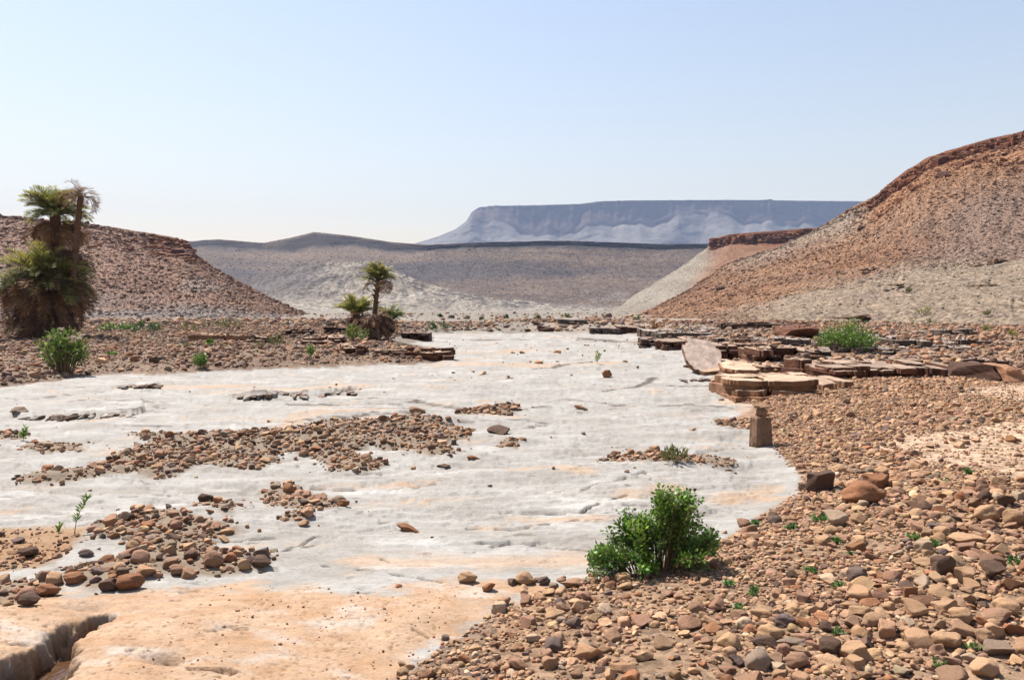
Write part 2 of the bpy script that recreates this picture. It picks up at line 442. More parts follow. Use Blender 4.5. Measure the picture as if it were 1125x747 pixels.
# ------------------------------------------------------------------ hills
def strip_hill(name, label, lines, px0, px1, ncol, rows, colour, m, noise_amp, noise_scale, seed, back=(60, -1.0), cat='hill', top_amp=0.25, gully=None):
    """lines: from ridge to foot, each a list of (px, py or None for z=-0.6, depth)."""
    us = np.linspace(px0, px1, ncol)
    pts = []
    for ln in lines:
        a = np.array([(p[0], -1e6 if p[1] is None else p[1], p[2]) for p in ln], float)
        D = np.interp(us, a[:, 0], a[:, 2])
        if ln[0][1] is None:
            x = (us - CX) / F * D; pts.append(np.stack([x, D, np.full_like(D, -0.6)], 1))
        else:
            yy = np.interp(us, a[:, 0], a[:, 1])
            X, Y_, Z = at_depth(us, yy, D); pts.append(np.stack([X, Y_, Z], 1))
    allp, vv, w = [], [], []
    r0 = pts[0]
    for k in range(6, 0, -1):                          # behind the ridge
        t = k / 6
        p = r0.copy(); p[:, 1] += back[0] * t; p[:, 0] *= (1 + back[0] * t / r0[:, 1])
        z = r0[:, 2] * (1 - (t ** 1.2 if back[1] < 0 else max(0, (t - back[1]) / (1 - back[1])))) - 0.6 * t
        p[:, 2] = z
        allp.append(p); vv.append(-t); w.append(top_amp + t)
    for s in range(len(pts) - 1):
        n = rows[s]
        for k in range(n):
            t = k / n
            allp.append(pts[s] * (1 - t) + pts[s + 1] * t); vv.append(s + t); w.append(top_amp if (s == 0 and k == 0) else 1.0)
    allp.append(pts[-1]); vv.append(len(pts) - 1.0); w.append(0.3)
    P = np.array(allp); nr, nc = P.shape[:2]
    vv = np.repeat(np.array(vv)[:, None], nc, 1); w = np.repeat(np.array(w)[:, None], nc, 1)
    U = np.repeat(us[None, :], nr, 0)
    x, y = P[..., 0], P[..., 1]
    nz = fbm(x * noise_scale, y * noise_scale, 5, seed, 0.55) * noise_amp + fbm(x * noise_scale * 6, y * noise_scale * 6, 3, seed + 5) * noise_amp * 0.16
    P[..., 2] += nz * w
    P[..., 1] += fbm(U * 0.05, vv * 4, 3, seed + 9) * noise_amp * 0.5 * np.minimum(w, 1)
    if gully:
        amp, fr_, v0, v1 = gully
        gl = (1 - np.abs(fbm(U * fr_, vv * 0.35, 4, seed + 31)) * 2.2) * sstep(v0 - 0.25, v0 + 0.15, vv) * sstep(v1, v1 - 0.5, vv)
        P[..., 1] += gl * amp * 2; P[..., 2] -= gl * amp * 0.5
    col = colour(U, vv, P[..., 0], P[..., 1], P[..., 2])
    i = np.arange(nr * nc).reshape(nr, nc)
    q = np.stack([i[1:, :-1], i[1:, 1:], i[:-1, 1:], i[:-1, :-1]], -1).reshape(-1, 4)
    o = link(name, np_mesh(name, P.reshape(-1, 3), q, np.asarray(col).reshape(-1, 3)), m)
    tag(o, label, cat, kind='structure')
    return P, vv, U, np.asarray(col), o

def c_right(U, v, x, y, z):
    n = np.clip(0.5 + fbm(x * 0.08, y * 0.05 + z * 0.2, 4, 3) * 1.5, 0, 1)
    c = lerp((0.25, 0.125, 0.065), (0.345, 0.19, 0.105), n)
    c = lerp(c, (0.25, 0.155, 0.105), sstep(0.05, 0.4, fbm(x * 0.05, z * 0.25, 4, 13)) * 0.7)
    hi = sstep(930, 1090, U + fbm(U * 0.02, v * 3, 3, 63) * 90) * sstep(1.25, 1.6, v) * sstep(2.1, 1.95, v)
    c = lerp(c, (0.235, 0.165, 0.13), hi * 0.75)
    sk = np.abs(fbm(U * 0.004 + 3, v * 7 + fbm(U * 0.03, v * 2, 3, 64) * 0.8, 3, 65))
    c = lerp(c, (0.20, 0.12, 0.08), sstep(0.05, 0.0, sk) * 0.6 * sstep(1.1, 1.3, v))
    cliff = (v >= 0) * sstep(1.06, 0.92, v + fbm(U * 0.06, v * 2, 3, 5) * 0.25) * sstep(935, 985, U)
    c = lerp(c, (0.21, 0.075, 0.035), cliff * 0.9)
    red = sstep(0.9, 1.1, v) * sstep(1.35, 1.1, v) * sstep(935, 975, U)
    c = lerp(c, (0.42, 0.21, 0.10), red * 0.6)
    gs = sstep(1.5, 0.9, v) * sstep(965, 930, U) * sstep(770, 850, U) * sstep(0.1, 0.5, v)
    c = lerp(c, (0.36, 0.31, 0.25), gs * 0.75)
    ap = sstep(1.93, 2.12, v + fbm(x * 0.06, y * 0.06, 4, 23) * 0.35) * sstep(730, 880, U)
    c = lerp(c, (0.285, 0.215, 0.15), ap * 0.95)
    lay = sstep(0.2, 0.4, fbm(U * 0.01, v * 9 + U * 0.003, 3, 33)) * ap
    c = lerp(c, (0.24, 0.17, 0.13), lay * 0.6)
    return c

RIDGE_R = [(630, 356, 200), (665, 352, 195), (700, 346, 190), (750, 322, 180), (793, 297, 172), (850, 274, 162), (891, 255, 155), (944, 224, 145), (964, 214, 140),
           (984, 195, 136), (999, 183, 133), (1018, 171, 130), (1051, 162, 126), (1085, 152, 123), (1125, 144, 120), (1250, 122, 116), (1500, 112, 110), (1900, 160, 105), (2300, 220, 100)]
CLIFF_R = [(p[0], p[1] + (2 if p[0] < 940 else 13 if p[0] < 1000 else 10), p[2] - (1 if p[0] < 940 else 1.2)) for p in RIDGE_R]
BREAK_R = [(630, 357, 150), (700, 352, 125), (750, 345, 110), (850, 330, 95), (940, 312, 90), (1000, 300, 86), (1125, 290, 80), (1500, 285, 75), (2300, 300, 70)]
FOOT_R = [(630, None, 110), (700, None, 78), (750, None, 60), (850, None, 46), (940, None, 42), (1125, None, 34), (1500, None, 30), (2300, None, 28)]
hillR = strip_hill('hill', 'big red-brown scree hill with dark red rim rising at the right', [RIDGE_R, CLIFF_R, BREAK_R, FOOT_R], 630, 2300, 620, [10, 90, 60],
                   c_right, M_hill, 1.7, 0.05, 201, top_amp=0.45)

def c_left(U, v, x, y, z):
    n = np.clip(0.5 + fbm(x * 0.07, z * 0.3, 4, 4) * 1.5, 0, 1)
    c = lerp((0.25, 0.14, 0.09), (0.33, 0.195, 0.13), n)
    out = sstep(1.3, 0.8, v) * sstep(155, 185, U) * sstep(230, 215, U)
    c = lerp(c, (0.33, 0.13, 0.06), out * 0.85)
    c = lerp(c, (0.22, 0.10, 0.06), sstep(0.15, 0.4, fbm(U * 0.02, v * 3, 4, 44)) * sstep(1.7, 1.0, v) * 0.6)
    ap = sstep(1.85, 2.15, v + fbm(x * 0.05, y * 0.05, 4, 24) * 0.3)
    c = lerp(c, (0.27, 0.22, 0.19), ap * 0.9)
    gp = sstep(0.2, 0.4, fbm(x * 0.05 + 5, z * 0.12, 4, 54)) * sstep(1.2, 1.6, v)
    c = lerp(c, (0.36, 0.29, 0.24), gp * 0.5)
    return c
RIDGE_L = [(-900, 235, 190), (-400, 222, 185), (-100, 232, 176), (0, 238, 172), (60, 243, 170), (100, 246, 168), (135, 251, 166), (170, 257, 164), (187, 260, 163), (206, 265, 162),
           (216, 280, 162), (240, 296, 162), (262, 308, 162), (300, 327, 163), (340, 346, 165), (365, 352, 166), (400, 357, 168)]
CLIFF_L = [(p[0], p[1] + (12 if 165 < p[0] < 212 else 4), p[2] - 2) for p in RIDGE_L]
BREAK_L = [(-900, 335, 125), (0, 340, 122), (200, 342, 122), (300, 346, 125), (400, 357, 140)]
FOOT_L = [(-900, None, 85), (0, None, 88), (200, None, 92), (300, None, 100), (400, None, 130)]
hillL = strip_hill('hill', 'dark brown scree hill with a red rock outcrop on its nose at the left', [RIDGE_L, CLIFF_L, BREAK_L, FOOT_L], -900, 400, 520, [10, 80, 40],
                   c_left, M_hill, 1.4, 0.05, 301, top_amp=0.3)

def c_second(U, v, x, y, z):
    n = np.clip(0.5 + fbm(x * 0.05, z * 0.2, 4, 6) * 1.5, 0, 1)
    c = lerp((0.27, 0.13, 0.075), (0.33, 0.18, 0.105), n)
    pale = sstep(812, 770, U + (v - 1) * 55 + fbm(x * 0.1, z * 0.1, 3, 5) * 10)
    c = lerp(c, lerp((0.27, 0.225, 0.175), (0.34, 0.295, 0.235), n), pale)
    cap = sstep(1.15, 0.9, v) * (v >= 0) * sstep(774, 782, U)
    c = lerp(c, (0.22, 0.075, 0.035), cap * 0.9)
    return c
RIDGE_2 = [(620, 353, 270), (655, 349, 270), (700, 322, 268), (745, 295, 266), (776, 274, 265), (782, 263, 265), (800, 258, 265), (840, 254, 266), (890, 251, 268), (960, 248, 270), (1100, 250, 275)]
CLIFF_2 = [(p[0], p[1] + (2 if p[0] < 780 else 12), p[2] - 3) for p in RIDGE_2]
FOOT_2 = [(620, None, 235), (700, None, 222), (800, None, 212), (1100, None, 205)]
hill2 = strip_hill('hill', 'small red-capped spur with a pale slope behind the big right hill', [RIDGE_2, CLIFF_2, FOOT_2], 620, 1100, 260, [8, 60], c_second, M_hill, 1.6, 0.05, 401, top_amp=0.3)

def c_plateau(U, v, x, y, z):
    n = np.clip(0.5 + fbm(x * 0.012, z * 0.06, 5, 7) * 1.5, 0, 1)
    c = lerp((0.15, 0.10, 0.07), (0.225, 0.155, 0.108), n)
    c = c * 0.82; bd = fbm(x * 0.002, z * 0.16 + x * 0.004, 4, 57); c = lerp(c, (0.10, 0.072, 0.058), sstep(0.05, 0.3, bd) * 0.7)
    blue = sstep(0.0, 0.3, fbm(x * 0.006, z * 0.03, 5, 17, 0.6) * 0.8 + 0.55 * np.exp(-((v - 2.0) / 0.35) ** 2) - 0.2)
    c = lerp(c, (0.07, 0.055, 0.055), blue * 0.85)
    rim = (v > 0.1) * sstep(1.2, 1.0, v + fbm(U * 0.05, v, 3, 27) * 0.2)
    c = lerp(c, (0.035, 0.026, 0.028), rim * 0.95 * sstep(-0.35, 0.15, fbm(U * 0.012, v * 0.4, 3, 37) + 0.2))
    pale = sstep(0.25, 0.42, fbm(x * 0.014 + 9, z * 0.05, 4, 47)) * sstep(2.1, 2.6, v)
    c = lerp(c, (0.29, 0.245, 0.20), pale * 0.7)
    c = lerp(c, (0.28, 0.24, 0.195), sstep(2.75, 2.95, v) * 0.9)
    return c
RIDGE_P = [(-500, 266, 900), (0, 264, 880), (212, 265, 860), (240, 263, 850), (290, 267, 850), (320, 261, 860), (345, 255, 870), (385, 259, 860), (430, 266, 830), (470, 269, 800), (540, 266, 780),
           (600, 265, 780), (660, 266, 790), (720, 268, 800), (790, 268, 810), (950, 268, 820), (1300, 270, 840)]
RIM_P = [(p[0], p[1] + (7 if p[0] < 300 else 14 if p[0] < 380 else 9 if p[0] < 440 else 5.5), p[2] - (10 if p[0] < 300 else 22 if p[0] < 380 else 10 if p[0] < 440 else 2.5)) for p in RIDGE_P]
MID_P = [(-500, 300, 780), (212, 300, 740), (345, 298, 735), (470, 300, 710), (600, 300, 700), (790, 303, 715), (1300, 305, 730)]
FOOT_P = [(-500, None, 600), (300, None, 590), (600, None, 570), (800, None, 580), (1300, None, 600)]
plateau = strip_hill('plateau', 'flat-topped purple-grey plateau with a dark rim across the valley', [RIDGE_P, RIM_P, MID_P, FOOT_P], -500, 1300, 640, [10, 46, 46], c_plateau, M_far, 3.0, 0.016, 501,
           back=(500, 0.6), cat='plateau', top_amp=0.12)

def c_mound(U, v, x, y, z):
    n = np.clip(0.5 + fbm(x * 0.03, z * 0.12, 5, 8) * 1.6, 0, 1)
    c = lerp((0.26, 0.215, 0.165), (0.37, 0.32, 0.255), n)
    rb = np.abs(fbm(U * 0.045 + v * 0.9, v * 0.7, 4, 28)); c = lerp(c, (0.13, 0.105, 0.09), sstep(0.12, 0.0, rb) * 0.8 * sstep(1.9, 1.0, v))
    c = lerp(c, (0.10, 0.082, 0.075), sstep(0.02, 0.2, fbm(U * 0.03 - v * 1.5, v * 5 + U * 0.01, 4, 18)) * 0.95 * sstep(0.05, 0.2, v) * sstep(0.85, 0.5, v) * sstep(290, 330, U))
    c = lerp(c, (0.10, 0.08, 0.078), sstep(385, 330, U) * sstep(1.5, 0.6, v) * 0.8)
    c = lerp(c, (0.30, 0.262, 0.212), sstep(1.5, 1.95, v) * 0.8)
    return c
RIDGE_M = [(200, 342, 560), (265, 314, 540), (300, 302, 530), (325, 290, 520), (350, 286, 510), (385, 287, 500), (405, 286, 495), (430, 295, 490), (462, 309, 485), (500, 320, 480), (550, 330, 470), (620, 337, 460), (680, 341, 450)]
MID_M = [(200, 342.5, 520), (300, 326, 470), (385, 322, 440), (430, 324, 435), (500, 332, 430), (600, 339, 425), (680, 342, 420)]
FOOT_M = [(200, None, 440), (385, None, 350), (500, None, 340), (680, None, 380)]
strip_hill('hill', 'pale grey ribbed mound with dark rock streaks below the plateau', [RIDGE_M, MID_M, FOOT_M], 200, 680, 360, [60, 30], c_mound, M_far, 4.0, 0.022, 601, top_amp=0.3, gully=(1.6, 0.035, 0.1, 1.8))

def c_mesa(U, v, x, y, z):
    n = np.clip(0.5 + fbm(x * 0.004, z * 0.02, 5, 9) * 1.5, 0, 1)
    c = lerp((0.17, 0.15, 0.13), (0.24, 0.215, 0.19), n)
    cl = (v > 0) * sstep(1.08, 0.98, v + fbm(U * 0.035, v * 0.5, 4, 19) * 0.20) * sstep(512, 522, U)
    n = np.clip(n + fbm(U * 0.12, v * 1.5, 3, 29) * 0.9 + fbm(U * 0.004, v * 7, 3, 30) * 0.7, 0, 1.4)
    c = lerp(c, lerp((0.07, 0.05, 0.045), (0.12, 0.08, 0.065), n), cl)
    return c
RIDGE_S = [(380, 290, 3150), (440, 272, 3150), (460, 266, 3120), (480, 260, 3100), (500, 252, 3080), (512, 243, 3060), (518, 233, 3050), (526, 228, 3050), (545, 226, 3040), (600, 225, 3030), (636, 224, 3020),
           (660, 221, 3010), (700, 220, 3000), (800, 219.5, 3000), (945, 221, 3000), (1300, 221, 3000), (1600, 222, 3000)]
def cb(px):
    return float(3 + (22 + 7 * math.sin(px * 0.021 + 1.0) + 4 * math.sin(px * 0.055) + 2.5 * math.sin(px * 0.13 + 2) + 1.5 * math.sin(px * 0.31)) * sstep(508, 535, np.array(px)))
CLB_S = [(p, float(np.interp(p, [r[0] for r in RIDGE_S], [r[1] for r in RIDGE_S])) + cb(p), 2960) for p in range(380, 1601, 6)]
MID_S = [(p, max(float(np.interp(p, [r[0] for r in RIDGE_S], [r[1] for r in RIDGE_S])) + 6, 272), 2780 - 80 * math.sin(p * 0.055 + .6)) for p in range(380, 1601, 6)]
FOOT_S = [(380, None, 2300), (1600, None, 2300)]
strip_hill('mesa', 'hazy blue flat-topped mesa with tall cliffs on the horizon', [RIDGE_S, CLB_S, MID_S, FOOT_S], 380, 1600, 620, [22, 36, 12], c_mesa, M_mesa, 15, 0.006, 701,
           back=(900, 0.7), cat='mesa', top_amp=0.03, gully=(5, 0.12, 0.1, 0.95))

# ------------------------------------------------------------------ stones
def ico(sub):
    import bmesh
    bm = bmesh.new(); bmesh.ops.create_icosphere(bm, subdivisions=sub, radius=1.0)
    v = np.array([w.co[:] for w in bm.verts]); f = np.array([[w.index for w in p.verts] for p in bm.faces]); bm.free()
    return v, f
ICO = {k - 1 if k == 1 else k - 1: ico(k) for k in (1, 2, 3, 4, 5)}

def stone_shape(rng, lod, kind):
    v, f = ICO[lod]; v = v.copy()
    n = {'round': 6, 'flat': 9, 'angular': 11, 'block': 8}[kind]
    for _ in range(n):
        d = rng.normal(size=3); d /= np.linalg.norm(d)
        if kind == 'block' and _ < 6:
            d = np.eye(3)[_ % 3] * (1 if _ < 3 else -1) + rng.normal(size=3) * 0.16; d /= np.linalg.norm(d)
        k = rng.uniform(0.52, 0.70) if kind == 'block' else rng.uniform(0.42, 0.75) if kind == 'angular' else rng.uniform(0.5, 0.8) if kind == 'flat' else rng.uniform(0.62, 0.88)
        t = v @ d - k
        soft = 0.97 if kind != 'round' else 0.85
        v -= np.clip(t, 0, None)[:, None] * d * soft
    v += (noise2(v[:, 0] * 1.3 + rng.uniform(0, 50), v[:, 1] * 1.3 + v[:, 2] * 1.7, 3) * 0.13)[:, None] * v
    v += (noise2(v[:, 0] * 4 + v[:, 2] * 3 + rng.uniform(0, 50), v[:, 1] * 4 - v[:, 2] * 2, 4) * 0.035)[:, None] * v
    sc_ = {'round': (1, 0.82, 0.68), 'flat': (1, 0.72, 0.38), 'angular': (1, 0.74, 0.6), 'block': (1, 0.8, 0.72)}[kind]
    v *= np.array(sc_) * (1 + rng.normal(size=3) * 0.08)
    v -= (v.max(0) + v.min(0)) / 2
    v /= (v[:, 0].max() - v[:, 0].min()) / 2
    return v, f
KINDS = ['round', 'flat', 'angular', 'block']
KP = [0.20, 0.25, 0.42, 0.13]
POOL = {}
for lod in (0, 1, 2, 3):
    r_ = np.random.default_rng(99)
    POOL[lod] = {k: [stone_shape(r_, lod, k) for _ in range(9)] for k in KINDS}
COL = {'tan': (0.57, 0.345, 0.195), 'pinkish brown': (0.46, 0.262, 0.163), 'rust brown': (0.39, 0.178, 0.088), 'dark brown': (0.17, 0.10, 0.068), 'grey': (0.38, 0.275, 0.19),
       'purplish grey': (0.22, 0.15, 0.122), 'cream': (0.62, 0.44, 0.29)}
CN = list(COL); CARR = np.array([COL[c] for c in CN])
CP = {'bank': [0.44, 0.31, 0.10, 0.055, 0.02, 0.025, 0.05], 'left': [0.12, 0.34, 0.13, 0.24, 0.07, 0.08, 0.02], 'slab': [0.22, 0.33, 0.13, 0.18, 0.08, 0.05, 0.01], 'dark': [0.1, 0.18, 0.1, 0.30, 0.2, 0.12, 0.0], 'far': [0.2, 0.22, 0.12, 0.2, 0.16, 0.08, 0.02]}

def stone_size(rng, n, mean, sig, lo, hi):
    return np.clip(mean * np.exp(rng.normal(size=n) * sig), lo, hi)

ST = []    # rows: x, y, radius, kind, colour, variant, rot, tilt, zone
def scatter(zone, poly, dens, mean, sig, lo, hi, pal, seed, reject=None, spacing=True, jitter=0.03, sort=0.0):
    rng = np.random.default_rng(seed)
    P = np.array(poly); mn, mx = P.min(0) - 2 * jitter, P.max(0) + 2 * jitter
    n = int((mx - mn).prod() * dens)
    x = rng.uniform(mn[0], mx[0], n); y = rng.uniform(mn[1], mx[1], n)
    ok = in_poly(x + rng.normal(size=n) * jitter, y + rng.normal(size=n) * jitter * 1.3, poly)
    if reject is not None: ok &= rng.uniform(size=n) > reject(x, y)
    x, y = x[ok], y[ok]; n = len(x)
    r = stone_size(rng, n, mean, sig, lo, hi) / 2
    if sort:
        px_ = CX + F * x / y
        r = np.clip(r * np.exp(sort * fbm(x * 0.7, y * 0.7, 3, 123) * 1.6 + 0.28 * sstep(880, 1050, px_) * sstep(14, 8, y) - 0.2 * sstep(700, 520, px_)), lo / 2, hi / 2)
    o = np.argsort(-r); x, y, r = x[o], y[o], r[o]
    if spacing:
        cell = 0.25; grid = {}; keep = np.zeros(n, bool)
        for (hx, hy, hr) in HERO_XY:
            grid.setdefault((int(hx // cell), int(hy // cell)), []).append((hx, hy, hr))
        for i in range(n):
            cx, cy = int(x[i] // cell), int(y[i] // cell); good = True
            for a in (-1, 0, 1):
                for b in (-1, 0, 1):
                    for (qx, qy, qr) in grid.get((cx + a, cy + b), ()):
                        if (qx - x[i]) ** 2 + (qy - y[i]) ** 2 < (0.82 * (qr + r[i])) ** 2: good = False; break
                    if not good: break
                if not good: break
            if good: grid.setdefault((cx, cy), []).append((x[i], y[i], r[i])); keep[i] = True
        x, y, r = x[keep], y[keep], r[keep]; n = len(x)
    k = rng.choice(4, n, p=KP) if zone not in ('flake', 'flatfar') else np.ones(n, int); c = rng.choice(len(CN), n, p=CP[pal])
    for i in range(n):
        ST.append((x[i], y[i], r[i], k[i], c[i], rng.integers(9), rng.uniform(0, 6.28), rng.normal(0, 0.16), rng.normal(0, 0.16), zone))

# hero stones read off the photograph: centre px, base py, width px, height px, colour, kind, label, short reference
HERO = [
 (953, 554, 46, 27, 'rust brown', 'round', 'smooth rust-brown domed boulder on the cobble bank', 'rust domed boulder'),
 (905, 541, 31, 27, 'dark brown', 'block', 'dark-faced blocky stone standing where cobbles meet the pale slab', 'dark-faced block by the slab'),
 (967, 538, 28, 18, 'rust brown', 'angular', 'reddish angular stone touching the back of the domed boulder', 'reddish stone behind the dome'),
 (946, 643, 24, 19, 'purplish grey', 'round', 'smooth egg-shaped purplish-grey stone in the middle of the cobble bank', 'egg-shaped purplish stone'),
 (1041, 633, 27, 24, 'dark brown', 'angular', 'blackish jagged stone among tan cobbles', 'blackish jagged stone'),
 (1060, 687, 28, 20, 'tan', 'round', 'plump tan boulder with a rounded top low on the cobble bank', 'plump tan boulder'),
 (1100, 687, 46, 18, 'pinkish brown', 'flat', 'long flat pinkish stone at the right edge of the cobbles', 'long flat pinkish stone'),
 (873, 714, 34, 13, 'grey', 'flat', 'flat bluish-grey plate tilted among brown cobbles', 'bluish-grey plate'),
 (843, 713, 32, 16, 'dark brown', 'flat', 'long dark brown stone beside the bluish-grey plate', 'long dark brown stone'),
 (1068, 598, 44, 13, 'tan', 'flat', 'wide thin tan slab lying level in the cobbles', 'wide thin tan slab'),
 (1089, 575, 28, 22, 'tan', 'round', 'round tan boulder below the sandy patch', 'round tan boulder'),
 (1108, 557, 18, 15, 'dark brown', 'block', 'dark reddish cube-shaped stone at the edge of the sandy patch', 'dark cube-shaped stone'),
 (1121, 579, 26, 20, 'tan', 'round', 'smooth tan stone cut by the right frame edge below the sandy patch', 'smooth stone at the frame edge'),
 (1084, 551, 14, 13, 'dark brown', 'round', 'dark round stone just left of the cube-shaped stone', 'small dark round stone'),
 (946, 729, 36, 20, 'tan', 'block', 'broad blocky tan stone near the bottom of the cobbles', 'broad blocky tan stone'),
 (1048, 716, 38, 20, 'tan', 'angular', 'broad wedge-shaped tan stone below the plump tan boulder', 'wedge-shaped tan stone'),
 (1072, 731, 24, 15, 'cream', 'flat', 'pale cream flattish stone near the bottom of the cobbles', 'pale cream flattish stone'),
 (1087, 707, 21, 17, 'tan', 'round', 'small globe-like tan stone between flat pinkish and cream stones', 'globe-like tan stone'),
 (922, 580, 26, 20, 'cream', 'angular', 'pale pyramid-shaped stone in front of the domed boulder', 'pale pyramid-shaped stone'),
 (1096, 637, 27, 20, 'dark brown', 'angular', 'dark brown angular stone right of the blackish jagged one', 'dark angular stone'),
 (1065, 643, 24, 20, 'tan', 'angular', 'upright tan angular stone between two dark ones', 'upright tan angular stone'),
 (1002, 660, 16, 17, 'rust brown', 'block', 'orange-brown chunky stone standing on end', 'orange-brown chunky stone'),
 (878, 735, 26, 17, 'pinkish brown', 'round', 'rounded pinkish stone at the bottom of the cobbles', 'rounded pinkish stone'),
 (1020, 610, 22, 16, 'cream', 'block', 'cream-coloured blocky stone between the thin slab and the pyramid', 'cream blocky stone'),
 (513, 641, 23, 13, 'tan', 'round', 'tan oval stone alone on the slab left of the bush', 'tan oval stone on the slab'),
 (537, 650, 16, 10, 'rust brown', 'angular', 'small rust stone lying just right of the tan oval stone', 'small rust stone on the slab'),
 (548, 674, 17, 13, 'cream', 'block', 'pale cubic stone alone on the orange sand', 'pale cubic stone on the sand'),
 (577, 642, 24, 14, 'tan', 'round', 'rounded tan stone at the left end of the cobble line', 'rounded stone at the end of the cobble line'),
 (598, 643, 16, 10, 'purplish grey', 'round', 'purplish-grey stone in the cobble line left of the bush', 'purplish stone in the cobble line'),
 (628, 646, 26, 12, 'pinkish brown', 'flat', 'flat pinkish stone in the cobble line beside the bush', 'flat stone beside the bush'),
 (520, 505, 15, 7, 'rust brown', 'flat', 'lone reddish flat stone right of the long gravel patch', 'lone reddish flat stone'),
 (487, 514, 16, 6, 'dark brown', 'flat', 'lone dark flat stone by the end of the long gravel patch', 'lone dark flat stone'),
 (667, 415, 11, 9, 'rust brown', 'block', 'lone cubic reddish-brown stone far out on the pale slab', 'lone cubic stone'),
 (376, 557, 15, 9, 'rust brown', 'round', 'round reddish stone at the right end of the small gravel heap', 'round reddish stone by the heap'),
 (232, 624, 24, 20, 'pinkish brown', 'round', 'big rounded brown stone in the left stone pile', 'big rounded stone of the left pile'),
 (286, 624, 24, 13, 'dark brown', 'round', 'dark reddish stone at the right end of the left stone pile', 'dark stone ending the left pile'),
 (284, 613, 20, 11, 'purplish grey', 'block', 'grey stone topping the right end of the left stone pile', 'grey stone topping the left pile'),
 (267, 627, 16, 14, 'tan', 'round', 'tan egg-shaped stone in front of the left stone pile', 'tan egg of the left pile'),
 (192, 633, 21, 13, 'pinkish brown', 'round', 'smooth brown stone at the front middle of the left pile', 'smooth front stone of the left pile'),
 (140, 649, 29, 18, 'rust brown', 'round', 'large dark rust stone on the orange rock in front of the left pile', 'large rust stone before the left pile'),
 (118, 650, 17, 15, 'dark brown', 'block', 'dark brown chunky stone left of the large rust stone', 'dark chunky stone'),
 (78, 642, 24, 14, 'rust brown', 'round', 'rounded reddish-brown stone at the left tip of the pile', 'stone at the left tip of the pile'),
 (48, 656, 27, 14, 'rust brown', 'round', 'smooth orange-rust stone near the left edge', 'orange-rust stone near the left edge'),
 (26, 667, 26, 14, 'dark brown', 'round', 'dark brown stone next to the orange-rust one near the left edge', 'dark stone near the left edge'),
 (155, 611, 12, 14, 'cream', 'block', 'pale upright cube-like stone in the left stone pile', 'pale cube of the left pile'),
 (149, 598, 16, 9, 'tan', 'round', 'tan rounded stone at the back of the left pile', 'tan stone at the back of the left pile'),
 (92, 612, 18, 9, 'purplish grey', 'round', 'dark grey stone at the edge of the orange dirt hollow', 'dark grey stone of the dirt hollow'),
 (27, 613, 22, 12, 'dark brown', 'round', 'dark stone in the orange dirt hollow by the left edge', 'dark stone in the dirt hollow'),
 (830, 491, 8, 6, 'rust brown', 'angular', 'small brown stone at the foot of the upright cairn stone', 'small stone at the cairn foot'),
]
HERO_XY = []; HERO_W = []
for (px, py, w, hh, c, k, lab, ref) in HERO:
    x, y, z = G(px, py)
    s = y / F
    HERO_W.append((x, y + w * s * 0.3, z, w * s, hh * s))
    HERO_XY.append((x, y + w * s * 0.3, w * s / 2))
BUSHP = G(722, 628)
HERO_XY.append((BUSHP[0], BUSHP[1], 0.12))

